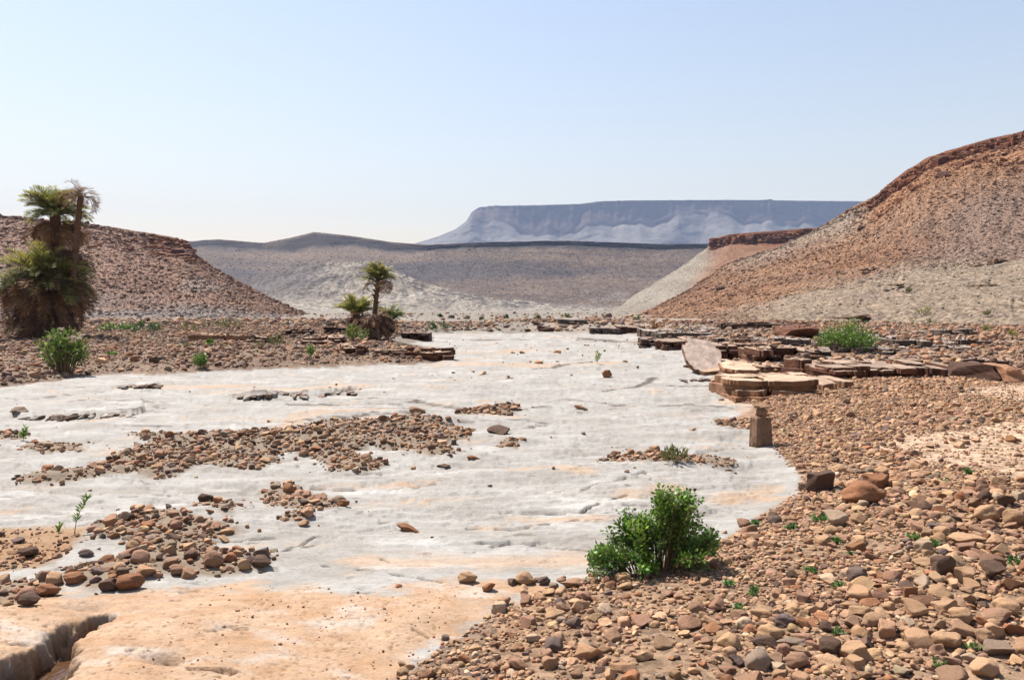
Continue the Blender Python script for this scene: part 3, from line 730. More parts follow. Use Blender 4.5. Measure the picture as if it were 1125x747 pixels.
# ------------------------------------------------------------------ ledge slabs
def slab_mesh(w, d, hgt, rng, layers=3, jag=0.10, top=(0.42, 0.33, 0.27), side=(0.27, 0.15, 0.095), e=0.32):
    n = 64
    th = np.linspace(0, 2 * math.pi, n, endpoint=False)
    ox = np.sign(np.cos(th)) * np.abs(np.cos(th)) ** e * w / 2
    oy = np.sign(np.sin(th)) * np.abs(np.sin(th)) ** e * d / 2
    m = min(w, d)
    s0 = rng.uniform(0, 100)
    blk = np.floor((ox + oy * 0.6) / (0.18 * max(w, d)) + s0)
    jb = ((_hash(blk, blk * 3, 5) % 1000) / 1000 - 0.5) * 2
    rad = 1 + jag * (0.6 * jb + 0.9 * fbm(th * 2.2 + s0, th * 0 + s0, 3, 7))
    ox, oy = ox * (1 + (rad - 1) * min(1, m / w * 1.3)), oy * rad
    rings, cols, = [], []
    zs = np.sort(np.concatenate([[0, 1], np.clip(np.linspace(0, 1, layers + 1)[1:-1] + rng.normal(0, 0.06, layers - 1), 0.1, 0.92)])) if layers > 1 else np.array([0, 1.0])
    ins = rng.uniform(-0.05, 0.10, layers) * min(m, hgt * 2.2)
    for l in range(layers):
        wob = fbm(th * 3 + l * 9 + s0, th * 0 + l, 3, 11) * 0.05 * m
        k = 1 - (ins[l] + np.abs(wob) * 0.7) / (m / 2)
        shade = rng.uniform(0.75, 1.2)
        a, b = zs[l] * hgt, zs[l + 1] * hgt - (0.06 * hgt if l < layers - 1 else 0.04 * hgt)
        for z, kk in ((a, k - 0.015), (a + (b - a) * 0.2, k), (a + (b - a) * 0.6, k - 0.008 * rng.uniform(0, 1)), (b, k - 0.01)):
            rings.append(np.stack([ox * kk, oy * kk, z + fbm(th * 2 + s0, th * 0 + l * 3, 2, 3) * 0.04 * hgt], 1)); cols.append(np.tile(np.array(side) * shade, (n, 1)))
    kl = k
    for q, zz in ((0.975, 1.0), (0.9, 1.012), (0.7, 1.015), (0.45, 1.015), (0.2, 1.01)):
        x_, y_ = ox * kl * q, oy * kl * q
        z_ = hgt * zz + fbm(x_ * 2.5 + s0, y_ * 2.5, 3, 13) * 0.14 * min(hgt, 0.3)
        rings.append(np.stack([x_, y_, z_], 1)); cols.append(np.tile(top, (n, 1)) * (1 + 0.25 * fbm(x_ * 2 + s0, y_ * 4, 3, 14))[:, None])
    V = np.vstack(rings + [[(0, 0, hgt * 1.01)], [(0, 0, 0)]]); CC = np.vstack(cols + [[top], [side]])
    nr = len(rings); F_ = []
    for r in range(nr - 1):
        for i in range(n):
            j = (i + 1) % n
            F_ += [(r * n + i, r * n + j, (r + 1) * n + j), (r * n + i, (r + 1) * n + j, (r + 1) * n + i)]
    for i in range(n):
        j = (i + 1) % n
        F_.append(((nr - 1) * n + i, (nr - 1) * n + j, nr * n)); F_.append((j, i, nr * n + 1))
    return V, np.array(F_), CC

GREY = dict(top=(0.44, 0.375, 0.32), side=(0.16, 0.11, 0.085))  # side in each style: weathered rock plus face shade put into the colour
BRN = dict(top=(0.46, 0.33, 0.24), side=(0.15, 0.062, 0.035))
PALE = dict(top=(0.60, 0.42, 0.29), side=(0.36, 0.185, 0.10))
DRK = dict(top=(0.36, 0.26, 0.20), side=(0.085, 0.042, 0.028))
srng = np.random.default_rng(5)
def broken_stack(w, back, hgt, rng, style, layers):
    # a bedrock shelf split by joints: rows of blocks behind one another, thin courses in front
    Vs, Fs, Cs, off = [], [], [], 0
    nrow = max(1, int(round(back / 0.8)))
    for r in range(nrow):
        dep = back / nrow
        n = 1 if layers == 1 else max(1, min(4, int(round(hgt / 0.12)) + int(rng.integers(0, 2)))) if r == 0 else 1
        hs = rng.uniform(0.5, 1.6, n); hs = hs / hs.sum() * (hgt + 0.12) * (1 if r == 0 else rng.uniform(0.85, 1.08)); z = 0
        for l in range(n):
            x = -w / 2 + rng.uniform(-0.05, 0.12) * w * (r > 0); x1 = w / 2 + rng.uniform(-0.12, 0.05) * w * (r > 0)
            while x < x1 - 0.06 * w:
                ww = min(x1 - x, max(0.35, w * rng.choice([0.12, 0.2, 0.35, 0.5] if style is not PALE else [0.4, 0.6, 0.9]) * rng.uniform(0.8, 1.2)))
                if x1 - x - ww < 0.12 * w: ww = x1 - x
                bk = dep * rng.uniform(1.0, 1.4)
                st = {k: tuple(np.array(c) * rng.uniform(0.78, 1.2)) for k, c in style.items()}
                V, F_, c = slab_mesh(ww, bk, hs[l] * (1 if l < n - 1 else rng.uniform(0.7, 1.15)), rng, 2 if hs[l] > 0.16 else 1, 0.24, e=rng.uniform(0.28, 0.5), **st)
                a = rng.normal(0, 0.10); ca, sa = math.cos(a), math.sin(a)
                V[:, :2] = V[:, :2] @ np.array([[ca, sa], [-sa, ca]])
                V[:, 2] += V[:, 0] * rng.normal(0, 0.03) + V[:, 1] * rng.normal(0.01, 0.03)
                V = V + np.array([x + ww / 2, -back / 2 + (r + 0.5) * dep + abs(rng.normal(0, 0.12)) * (l + 0.3), z])
                Vs.append(V); Fs.append(F_ + off); Cs.append(c); off += len(V)
                x += ww * rng.uniform(0.97, 1.06)
            z += hs[l]
    return np.vstack(Vs), np.vstack(Fs), np.vstack(Cs)

def frag_chain(w, hgt, dep, n, rng, cols, taper=1.0):
    Vs, Fs, Cs, off = [], [], [], 0
    for i in range(n):
        u = rng.uniform(-1, 1); t = max(0.15, (1 - abs(u) ** 2)) ** taper
        V, F_ = stone_shape(rng, 2, ['flat', 'angular', 'block', 'flat'][rng.integers(4)])
        ww = rng.uniform(0.5, 1.6) * w / n * 2.2
        V = V * np.array([ww / 2, dep * rng.uniform(0.25, 0.6), 1]); V[:, 2] *= hgt * t * rng.uniform(0.7, 1.5) / (V[:, 2].max() - V[:, 2].min())
        a = rng.normal(0, 0.12); V[:, 2] += V[:, 0] * math.tan(rng.normal(0, 0.04))
        V[:, :2] = V[:, :2] @ np.array([[math.cos(a), math.sin(a)], [-math.sin(a), math.cos(a)]])
        V = V + np.array([u * w / 2, rng.normal(0, dep * 0.22) + 0.25 * dep * math.sin(u * 4), hgt * t * 0.28])
        Vs.append(V); Fs.append(F_ + off); Cs.append(np.tile(np.array(cols[rng.integers(len(cols))]) * rng.uniform(0.75, 1.25), (len(V), 1))); off += len(V)
    return np.vstack(Vs), np.vstack(Fs), np.vstack(Cs)

def ledge(x0, x1, yt, yb, back, style, label, name='rock_ledge', cat='rock ledge', layers=2, rz=0.0, tilt=(0, 0), jag=0.10, group='layered rock ledges on the right bank'):
    xa, ya, za = G((x0 + x1) / 2, yb)
    w = (x1 - x0) * ya / F
    hgt = (yb - yt) * ya / F
    if layers == 1 and w < 3.2 * hgt:
        V, Fc = stone_shape(srng, 4, 'block')
        V = V / np.abs(V).max(0) * np.array([w / 2, back / 2, (hgt + 0.12) / 2]); V[:, 2] += (hgt + 0.12) / 2
        cc = np.tile(np.array(style['side']) * 1.25, (len(V), 1))
    else:
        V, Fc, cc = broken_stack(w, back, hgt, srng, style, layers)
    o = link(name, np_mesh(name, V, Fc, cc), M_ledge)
    for p in o.data.polygons: pass
    o.data.polygons.foreach_set('use_smooth', np.zeros(len(o.data.polygons), bool))
    o.location = (xa, ya + back / 2, za - 0.12)
    o.rotation_euler = (tilt[0], tilt[1], rz)
    tag(o, label, cat, group)
    LEDGE_OBJS.append(o)
    return o
LEDGE_OBJS = []
LD = [
 (812, 886, 354, 362, 2.0, DRK, 'long dark ledge at the back, left of the reddish block', 2),
 (870, 902, 357, 373, 1.2, BRN, 'reddish cube-like block at the back, left of the round green bush', 1),
 (724, 806, 364, 371, 2.8, GREY, 'long grey ledge at the far left end of the rock shelf', 2),
 (709, 734, 373, 381, 1.0, DRK, 'small dark low ledge nearest the pale slab, far left of the rock shelf', 2),
 (733, 767, 373, 383, 1.0, BRN, 'dark brown ledge just behind the leaning pale slab', 2),
 (784, 821, 374, 386, 1.4, DRK, 'dark stepped ledge just right of the top of the leaning pale slab', 3),
 (819, 852, 371, 378, 1.5, BRN, 'thin brown ledge above the red-brown stepped wall', 2),
 (852, 898, 373, 381, 1.8, GREY, 'thin grey ledge left of the round green bush', 2),
 (800, 840, 380, 394, 1.5, BRN, 'red-brown ledge in the middle tier, behind the pale square block', 2),
 (836, 890, 381, 400, 1.7, BRN, 'tallest red-brown ledge wall in the middle of the shelf', 2),
 (886, 910, 391, 406, 0.8, DRK, 'dark square block jutting forward below the round green bush', 1),
 (905, 924, 386, 405, 1.0, DRK, 'dark tall block right of the jutting square block', 2),
 (796, 838, 402, 412, 1.4, PALE, 'pale orange square block right of the leaning slab', 2),
 (832, 914, 402, 409, 1.3, PALE, 'pale flat step behind the front slab', 2),
 (808, 907, 418, 436, 2.0, PALE, 'large pale orange tabular slab at the front of the shelf', 3),
 (900, 940, 420, 428, 0.9, PALE, 'thin pale slab sticking out right of the front tabular slab', 2),
 (911, 978, 402, 416, 1.2, BRN, 'brown ledge wall right of the dark tall block', 2),
 (974, 1046, 403, 415, 1.2, BRN, 'long layered reddish ledge in the middle of the lower right tier', 3),
 (998, 1108, 395, 402, 1.5, DRK, 'longest thin dark ledge above the layered reddish ledge', 2),
 (1050, 1094, 402, 411, 1.0, BRN, 'short brown ledge just left of the dark boulder block', 3),
 (1087, 1109, 402, 420, 1.0, DRK, 'dark boulder block under the right end of the longest ledge', 1),
 (1107, 1140, 402, 421, 1.1, PALE, 'pinkish squared boulder at the right frame edge beside the dark block', 1),
 (930, 961, 381, 389, 1.3, GREY, 'grey slab just right below the round green bush', 2),
 (959, 985, 382, 389, 1.0, GREY, 'small grey slab second to the right of the round green bush', 2),
 (996, 1030, 374, 384, 1.3, GREY, 'thick grey slab in the middle of the upper right shelf', 2),
 (1039, 1074, 364, 370, 1.5, GREY, 'long thin grey slab highest on the upper right shelf', 1),
 (1038, 1069, 377, 383, 1.2, GREY, 'grey slab below the highest thin grey slab', 2),
 (1066, 1095, 374, 380, 1.2, GREY, 'grey slab at the right end of the upper shelf', 2),
 (934, 975, 368, 374, 1.6, GREY, 'flat grey shelf rock touching the right side of the round green bush', 2),
]
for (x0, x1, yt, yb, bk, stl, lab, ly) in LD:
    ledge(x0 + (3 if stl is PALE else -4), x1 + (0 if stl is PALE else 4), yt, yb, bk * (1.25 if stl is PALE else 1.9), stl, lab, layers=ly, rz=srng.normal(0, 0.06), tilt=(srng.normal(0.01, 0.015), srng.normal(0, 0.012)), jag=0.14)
# left bank ledges
LG = 'rock ledges on the left bank'
for a in [
 (408, 497, 384, 393, 1.6, BRN, 'long flat brown rock bar in front of the small palms', 2),
 (205, 268, 369, 375, 2.2, PALE, 'pale flat rock pavement on the left bank', 1),
 (268, 300, 370, 377, 1.3, DRK, 'small dark rock behind the olive shrub on the left bank', 2),
 (310, 338, 362, 369, 1.6, DRK, 'dark broken ledge highest on the left bank', 2),
 (328, 372, 370, 380, 1.6, BRN, 'dark brown stepped ledge left of the palm group', 2),
 (356, 385, 360, 367, 1.4, DRK, 'dark ledge behind the stepped ledge, left of the palm group', 2),
 (372, 400, 381, 389, 1.1, BRN, 'short brown ledge left of the long rock bar', 2),
 (440, 470, 366, 373, 1.4, DRK, 'dark overhanging ledge right of the palm group', 2),
 (590, 612, 358, 365, 1.5, DRK, 'dark block at the far end of the riverbed', 1),
 (648, 682, 359, 366, 2.0, GREY, 'flat grey ledge at the far end of the riverbed', 2),
 (680, 712, 359, 366, 2.0, BRN, 'brown ledge at the far right end of the riverbed', 2),
 (612, 646, 358, 363, 2.5, GREY, 'low pale grey ledge right of the dark block at the far end of the riverbed', 2)]:
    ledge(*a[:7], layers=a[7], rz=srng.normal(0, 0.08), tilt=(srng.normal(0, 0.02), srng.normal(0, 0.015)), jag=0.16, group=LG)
BEDGE = dict(top=(0.52, 0.47, 0.41), side=(0.24, 0.16, 0.115))
for (x0, x1, yt, yb, bk, lab) in [(2, 162, 450, 457, 1.1, 'longest low rock lip breaking the pale slab near the left edge'), (254, 338, 432, 437, 0.9, 'thin low rock lip in the middle of the far left slab'),
          (352, 392, 428, 432, 0.8, 'short low rock lip right of the thin one on the slab'), (126, 178, 423, 427, 0.9, 'thin rock lip close to the left bank on the slab'), (750, 800, 415, 418, 0.6, 'thin rock lip at the foot of the leaning slab')]:
    xa, ya, za = G((x0 + x1) / 2, yb); s_ = ya / F; hh = (yb - yt) * s_
    V, Fc, cc = frag_chain((x1 - x0) * s_ * 0.95, hh * 0.85, bk * 0.5, int((x1 - x0) * 0.3) + 6, srng, [(0.20, 0.13, 0.09), (0.28, 0.19, 0.135), (0.42, 0.36, 0.30), (0.16, 0.10, 0.07)], 0.6)
    o = link('rock_lip', np_mesh('rock_lip', V, Fc, cc, smooth=False), M_ledge)
    o.location = (xa, ya + 0.1, za); o.rotation_euler = (0, 0, 0.05)
    tag(o, lab, 'rock lip', 'rock lips on the pale slab')
for (cx_, cy_, wp, hp, lab) in [(955, 350, 88, 6, 'long thin dark ledge crossing the pale foot of the right hill'), (1095, 292, 46, 12, 'dark rock outcrop high on the right hill foot at the right'),
        (995, 313, 46, 4, 'thin dark ledge in the middle of the right hill foot'), (1083, 314, 30, 3, 'short dark ledge under the dark outcrop on the right hill'), (961, 296, 46, 4, 'dark streak of ledge at the top of the pale hill foot'), (795, 317, 24, 4, 'small dark ledge on the left flank of the right hill')]:
    P_, vv_ = hillR[0], hillR[1]
    X_, Y_, _ = project(P_[..., 0], P_[..., 1], P_[..., 2]); d_ = np.where(vv_ >= 1, np.hypot(X_ - cx_, Y_ - cy_), 1e9); p_ = P_[np.unravel_index(np.argmin(d_), d_.shape)]
    s_ = p_[1] / F
    V, Fc, cc = frag_chain(wp * s_, hp * s_ * 0.8, 1.6, int(wp * 0.35) + 4, srng, [(0.17, 0.10, 0.06), (0.23, 0.14, 0.085), (0.30, 0.20, 0.13), (0.12, 0.07, 0.045)])
    o = link('rock_ledge', np_mesh('rock_ledge', V, Fc, cc, smooth=False), M_ledge); o.location = (p_[0], p_[1], p_[2] - 0.02)
    tag(o, lab, 'rock ledge', 'dark ledges on the right hill')
# leaning slab
xa, ya, za = G(776, 411)
s = ya / F
V, Fc, cc = slab_mesh(41 * s, 1.22, 0.14, srng, 2, 0.2, e=0.55, top=(0.80, 0.61, 0.49), side=(0.36, 0.20, 0.13))
o = link('leaning_slab', np_mesh('leaning_slab', V, Fc, cc, smooth=False), M_ledge)
o.rotation_euler = (R(42), R(4), R(8)); o.location = (xa - 0.03, ya + 0.42, za + 0.36)
tag(o, 'pale pink rock slab leaning upright against the dark ledges', 'rock slab')
V, Fc, cc = slab_mesh(36 * s, 0.35, 0.16, srng, 2, 0.2, **PALE)
o = link('rock_slab', np_mesh('rock_slab', V, Fc, cc, smooth=False), M_ledge)
o.rotation_euler = (R(14), R(-4), R(14)); o.location = (xa + 0.18, ya - 0.02, za - 0.04)
tag(o, 'broken orange rock piece wedged under the leaning pale slab', 'rock slab')

BANK = W([(640, 641), (600, 650), (555, 668), (520, 690), (490, 708), (455, 730), (430, 750), (400, 800), (380, 880), (1500, 880), (1500, 415), (1125, 418), (1040, 418), (960, 418), (910, 424), (850, 440), (815, 441), (832, 446), (835, 468), (848, 480), (852, 494),
          (872, 512), (886, 530), (874, 546), (850, 562), (815, 582), (790, 600), (740, 614), (690, 634)])
def rej_bank(x, y):
    a = np.zeros_like(x)
    for S in (SANDY, SANDY2):
        a = np.maximum(a, sstep(0.35, -0.1, sdist(x, y, S) + fbm(x * 1.2, y * 1.6, 4, 27) * 0.6) * 0.96)
    a = np.maximum(a, 0.80 * sstep(0.06, 0.30, fbm(x * 0.9, y * 1.4, 3, 37)))
    a = np.maximum(a, 0.6 * sstep(0.35, 0.0, np.abs(dist_line(x, y, W([(440, 735), (520, 700), (600, 672), (660, 690), (560, 735)])))))
    return a
scatter('bank', BANK, 950, 0.031, 0.50, 0.017, 0.125, 'bank', 11, rej_bank, sort=0.6)
scatter('bank', BANK, 900, 0.024, 0.35, 0.012, 0.04, 'bank', 12, lambda x, y: rej_bank(x, y) * 0.85, spacing=False)
line = W([(560, 648), (575, 636), (620, 638), (650, 632), (690, 626), (660, 648), (600, 652)])
scatter('line', line, 180, 0.06, 0.3, 0.035, 0.10, 'slab', 13)
GS = {'long': (170, 0.058), 'oval': (150, 0.06), 'dot': (150, 0.06), 'mid': (260, 0.058), 'small': (200, 0.06), 'big': (280, 0.06), 'edge': (200, 0.07), 'corner': (80, 0.05), 'right': (220, 0.05), 'crack': (200, 0.07), 'strip': (160, 0.05), 'strip2': (160, 0.05)}
for i, (k, (dn, ms)) in enumerate(GS.items()):
    scatter(k, GRAVELS[k], dn, ms, 0.36, 0.03, 0.13, 'slab', 100 + i)
    scatter(k, GRAVELS[k], 260, 0.026, 0.3, 0.014, 0.036, 'slab', 130 + i, spacing=False)
    scatter(k, GRAVELS[k], 45, 0.022, 0.5, 0.010, 0.06, 'slab', 150 + i, spacing=False, jitter=0.22)
SLABVIEW = W([(-100, 640), (-100, 470), (0, 440), (200, 425), (500, 410), (480, 370), (700, 370), (760, 420), (830, 500), (870, 530), (800, 580), (640, 630), (560, 650), (430, 740), (300, 760), (200, 700)])
scatter('chips', SLABVIEW, 0.7, 0.045, 0.5, 0.02, 0.10, 'left', 171, lambda x, y: 0.6 * sstep(4.5, 9, y) * 0 + 0.35, spacing=False)
LEFT = W([(-300, 450), (0, 425), (60, 418), (110, 411), (170, 411), (240, 407), (330, 404), (400, 401), (450, 400), (480, 397), (470, 388), (420, 380), (440, 374), (470, 366), (300, 362), (0, 362), (-300, 362)])
scatter('left', LEFT, 44, 0.085, 0.45, 0.05, 0.38, 'left', 181, lambda x, y: 0.25 + 0.45 * sstep(0, 0.4, fbm(x * 0.3, y * 0.3, 3, 66)))
scatter('left', LEFT, 40, 0.05, 0.3, 0.03, 0.08, 'left', 182, lambda x, y: 0.3 + 0 * x, spacing=False)
GRIT = W([(0, 660), (120, 655), (300, 640), (420, 658), (540, 645), (500, 690), (440, 745), (380, 800), (0, 900), (-200, 900), (-200, 665)])
def rej_chan(x, y): return (dist_line(x, y, CHAN) < 0.45) * 1.0
scatter('chips', GRIT, 130, 0.009, 0.4, 0.005, 0.022, 'bank', 172, rej_chan, spacing=False)
scatter('chips', DIRT7, 260, 0.016, 0.5, 0.008, 0.05, 'slab', 173, spacing=False)
FARSLAB = W([(0, 500), (0, 440), (200, 425), (500, 405), (490, 372), (700, 372), (755, 400), (800, 430), (800, 460), (830, 490), (840, 530), (640, 580), (400, 600), (300, 560), (300, 500)])
scatter('flake', FARSLAB, 0.55, 0.11, 0.55, 0.04, 0.4, 'left', 174, lambda x, y: 1 - sstep(0.0, 0.3, fbm(x * 0.4, y * 0.5, 3, 86) + 0.1), spacing=False)
LEFTFAR = W([(-300, 362), (0, 362), (300, 362), (470, 366), (440, 358), (400, 355), (0, 354.5), (-300, 354.5)])
scatter('left', LEFTFAR, 2.6, 0.26, 0.5, 0.12, 0.7, 'far', 183, spacing=False)
VALLEY = W([(380, 357), (700, 357), (690, 346), (330, 346)])
scatter('far', VALLEY, 0.08, 0.26, 0.5, 0.15, 1.0, 'far', 192, spacing=False)
FARB = W([(440, 366), (520, 365.6), (600, 366.4), (680, 366.4), (715, 367), (720, 361), (720, 357), (440, 357)])
scatter('flatfar', FARB, 5, 0.22, 0.5, 0.1, 0.8, 'dark', 191)
LEDGEA = W([(715, 374), (760, 384), (800, 400), (850, 420), (960, 417), (1125, 420), (1500, 416), (1500, 362), (1125, 366), (960, 362), (730, 361)])
scatter('ledge', LEDGEA, 70, 0.065, 0.6, 0.025, 0.34, 'left', 195, lambda x, y: 0.5 - 0.5 * sstep(0.45, 0.56, x / y))

X = np.array([s[0] for s in ST]); Y = np.array([s[1] for s in ST]); RR = np.array([s[2] for s in ST])
K = np.array([s[3] for s in ST]); CI = np.array([s[4] for s in ST]); VI = np.array([s[5] for s in ST])
ROT = np.array([s[6] for s in ST]); TX = np.array([s[7] for s in ST]); TY = np.array([s[8] for s in ST]); ZN = np.array([s[9] for s in ST])
GZ = H(X, Y)
from mathutils.bvhtree import BVHTree
_v, _f = [], []
for o in LEDGE_OBJS:
    mw = Matrix.LocRotScale(o.location, o.rotation_euler, None); n0 = len(_v)
    _v += [mw @ q.co for q in o.data.vertices]; _f += [tuple(n0 + a for a in p.vertices) for p in o.data.polygons]
bvh = BVHTree.FromPolygons(_v, _f)
LEAN = at_depth(775, 400, G(776, 411)[1])
for i in np.where(np.isin(ZN, ['ledge', 'left']))[0]:
    if Y[i] > 60: continue
    hit = bvh.ray_cast(Vector((X[i], Y[i], 6)), Vector((0, 0, -1)))
    if hit[0] is not None and hit[0].z > GZ[i]: GZ[i] = hit[0].z - 0.01
Z = GZ + RR * np.array([0.34, 0.16, 0.30, 0.34])[K]
PX, PY, DEP = project(X, Y, Z)
SZ = np.where((PX > -5) & (PX < 1130) & (PY < 752) & (PY > 300), 2 * RR * F / DEP, 0)
cdev = np.exp(RNG.normal(size=(len(X), 1)) * 0.16) * (1 + RNG.normal(size=(len(X), 3)) * 0.02)
SC = CARR[CI] * cdev

def rotm(rz, tx, ty):
    c, s = np.cos(rz), np.sin(rz); o = np.zeros_like(c); l = np.ones_like(c)
    A = np.stack([c, -s, o, s, c, o, o, o, l], -1).reshape(-1, 3, 3)
    c, s = np.cos(tx), np.sin(tx); B = np.stack([l, o, o, o, c, -s, o, s, c], -1).reshape(-1, 3, 3)
    c, s = np.cos(ty), np.sin(ty); D = np.stack([c, o, s, o, l, o, -s, o, c], -1).reshape(-1, 3, 3)
    return A @ B @ D

NIND = 300 - len(HERO)
ind = np.argsort(-SZ)[:NIND]
is_ind = np.zeros(len(X), bool); is_ind[ind] = True

def merge(name, sel, label, cat='stones', m=M_pile):
    vs, fs, cs, off = [], [], [], 0
    Rm = rotm(ROT, TX, TY)
    px = 2 * RR * F / np.maximum(DEP, 0.5)
    for lod, lo, hi in ((3, 18, 1e9), (2, 6.5, 18), (1, 0, 6.5)):
        for ki, kn in enumerate(KINDS):
            for vi in range(9):
                m_ = sel & (px >= lo) & (px < hi) & (K == ki) & (VI == vi)
                n = int(m_.sum())
                if not n: continue
                v, f = POOL[lod][kn][vi]
                w = np.einsum('nij,vj->nvi', Rm[m_], v) * RR[m_][:, None, None] + np.stack([X[m_], Y[m_], Z[m_]], 1)[:, None, :]
                vs.append(w.reshape(-1, 3)); fs.append((f[None] + (np.arange(n) * len(v))[:, None, None] + off).reshape(-1, 3))
                cs.append(np.repeat(SC[m_], len(v), 0)); off += n * len(v)
    o = link(name, np_mesh(name, np.vstack(vs), np.vstack(fs), np.vstack(cs)), m)
    tag(o, label, cat, kind='stuff')
rest = ~is_ind
merge('cobbles', rest & np.isin(ZN, ['bank', 'line']), 'mass of small brown cobbles covering the right bank', 'cobbles')
merge('gravel', rest & np.isin(ZN, list(GS) + ['chips', 'flake']), 'brown gravel patches scattered on the pale riverbed', 'gravel')
merge('rubble', rest & np.isin(ZN, ['left', 'far', 'flatfar', 'ledge']), 'reddish brown rubble covering the far and left banks', 'rubble')

STONE_ME = {}
def stone_mesh(kind, vi):
    if (kind, vi) not in STONE_ME:
        v, f = POOL[3][kind][vi]
        me = np_mesh('loose_stone', v, f); me.materials.append(M_stone); STONE_ME[(kind, vi)] = me
    return STONE_ME[(kind, vi)]
used_labels = {}
def place_stone(x, y, z, rot, scale, kind, vi, colour, label):
    o = bpy.data.objects.new('loose_stone', stone_mesh(kind, vi)); C.objects.link(o)
    o.location = (x, y, z); o.rotation_euler = rot; o.scale = scale; o.color = (*colour, 1)
    tag(o, label, 'stone', 'loose stones around the riverbed')
    return o
for i, (h_, (x, y, z, w, hh)) in enumerate(zip(HERO, HERO_W)):
    kind, vi = h_[5], i % 9
    v = POOL[3][kind][vi][0]
    zr = (v[:, 2].max() - v[:, 2].min()); r = w / 2
    sz = hh * 1.0 / zr if kind != 'flat' else hh * 0.8 / zr
    rz = 0.25 * math.sin(i * 2.3)
    place_stone(x, y, z - v[:, 2].min() * sz - hh * 0.12, (0, 0.10 * math.sin(i * 1.7), rz), (r, r * 0.9, sz), kind, vi, np.array(COL[h_[4]]) * (1 + 0.12 * math.sin(i * 5.1)), h_[6])
KW = {'round': 'rounded', 'flat': 'flat', 'angular': 'angular', 'block': 'blocky'}
HP = [project(a[0], a[1], a[2]) for a in HERO_W]
hx = np.array([p[0] for p in HP]); hy = np.array([p[1] for p in HP])
recs = []
for j in ind:
    dd = np.hypot(hx - PX[j], (hy - PY[j]) * 1.4); b = int(np.argmin(dd))
    dx, dy = PX[j] - hx[b], PY[j] - hy[b]
    if abs(dx) > abs(dy) * 1.2: rel = 'left of' if dx < 0 else 'right of'
    else: rel = 'behind' if dy < 0 else 'in front of'
    near_ = '' if dd[b] < 45 else 'some way '
    recs.append([j, f'{CN[CI[j]]} {KW[KINDS[K[j]]]} stone {near_}{rel} the {HERO[b][7]}', SZ[j]])
by = {}
for r in recs: by.setdefault(r[1], []).append(r)
for lab, rs in by.items():
    rs.sort(key=lambda r: -r[2])
    if len(rs) == 2: rs[0][1] = 'larger ' + lab; rs[1][1] = 'smaller ' + lab
    elif len(rs) > 2:
        for q, r in enumerate(rs): r[1] = (['largest', 'second largest', 'third largest', 'fourth largest', 'fifth largest', 'sixth largest', 'seventh largest'] + ['small'] * 40)[q] + ' ' + lab
for r in recs:
    if len(r[1].split()) > 16: r[1] = r[1].replace('some way ', '')
    if len(r[1].split()) > 16: r[1] = r[1].replace(' in front of ', ' before ')
    if len(r[1].split()) > 16: r[1] = r[1].replace(' of the left pile', '').replace(' on the slab', '').replace(' near the left edge', '').replace(' by the slab', '')
for j, lab, _ in recs:
    place_stone(X[j], Y[j], Z[j], (TX[j], TY[j], ROT[j]), (RR[j],) * 3, KINDS[K[j]], int(VI[j]), SC[j], lab)

# blocky caprock along the hill rims
def caprock(hill, n, u0, u1, v0, v1, size, cols, seed):
    P, vv, U = hill[:3]; rng = np.random.default_rng(seed)
    ii, jj = np.where((vv >= v0) & (vv <= v1) & (U >= u0) & (U <= u1)); pk = rng.integers(len(ii), size=n)
    Vs, Fs, Cs, off = [], [], [], 0
    for q in pk:
        k = ['block', 'angular', 'block', 'flat'][rng.integers(4)]
        v, f = POOL[1][k][rng.integers(9)]
        a = rng.uniform(0, 6.28); r_ = np.array([[math.cos(a), math.sin(a), 0], [-math.sin(a), math.cos(a), 0], [0, 0, 1]])
        w_ = (v * np.array([1.3, 1, 0.9])) @ r_ * size * np.exp(rng.normal(0, 0.45)) + P[ii[q], jj[q]] + np.array([0, -0.1, -0.35 * size])
        Vs.append(w_); Fs.append(f + off); off += len(v); Cs.append(np.tile(np.array(cols[rng.integers(len(cols))]) * rng.uniform(0.8, 1.2), (len(v), 1)))
    link('caprock', np_mesh('caprock', np.vstack(Vs), np.vstack(Fs), np.vstack(Cs), smooth=False), M_pile, hill[4])['kind'] = 'structure'
RDK = [(0.25, 0.09, 0.04), (0.20, 0.075, 0.04), (0.32, 0.14, 0.065), (0.16, 0.07, 0.045)]
caprock(hillR, 2600, 955, 1400, 0.15, 1.0, 0.26, RDK, 1)
caprock(hillR, 420, 940, 1200, 1.0, 1.25, 0.26, RDK, 4)
caprock(hillL, 420, 165, 214, 0.3, 1.2, 0.36, RDK, 2)
caprock(hillL, 420, 40, 165, 0.8, 1.3, 0.22, RDK, 5)
caprock(hill2, 900, 780, 960, 0.2, 1.0, 0.5, RDK, 3)
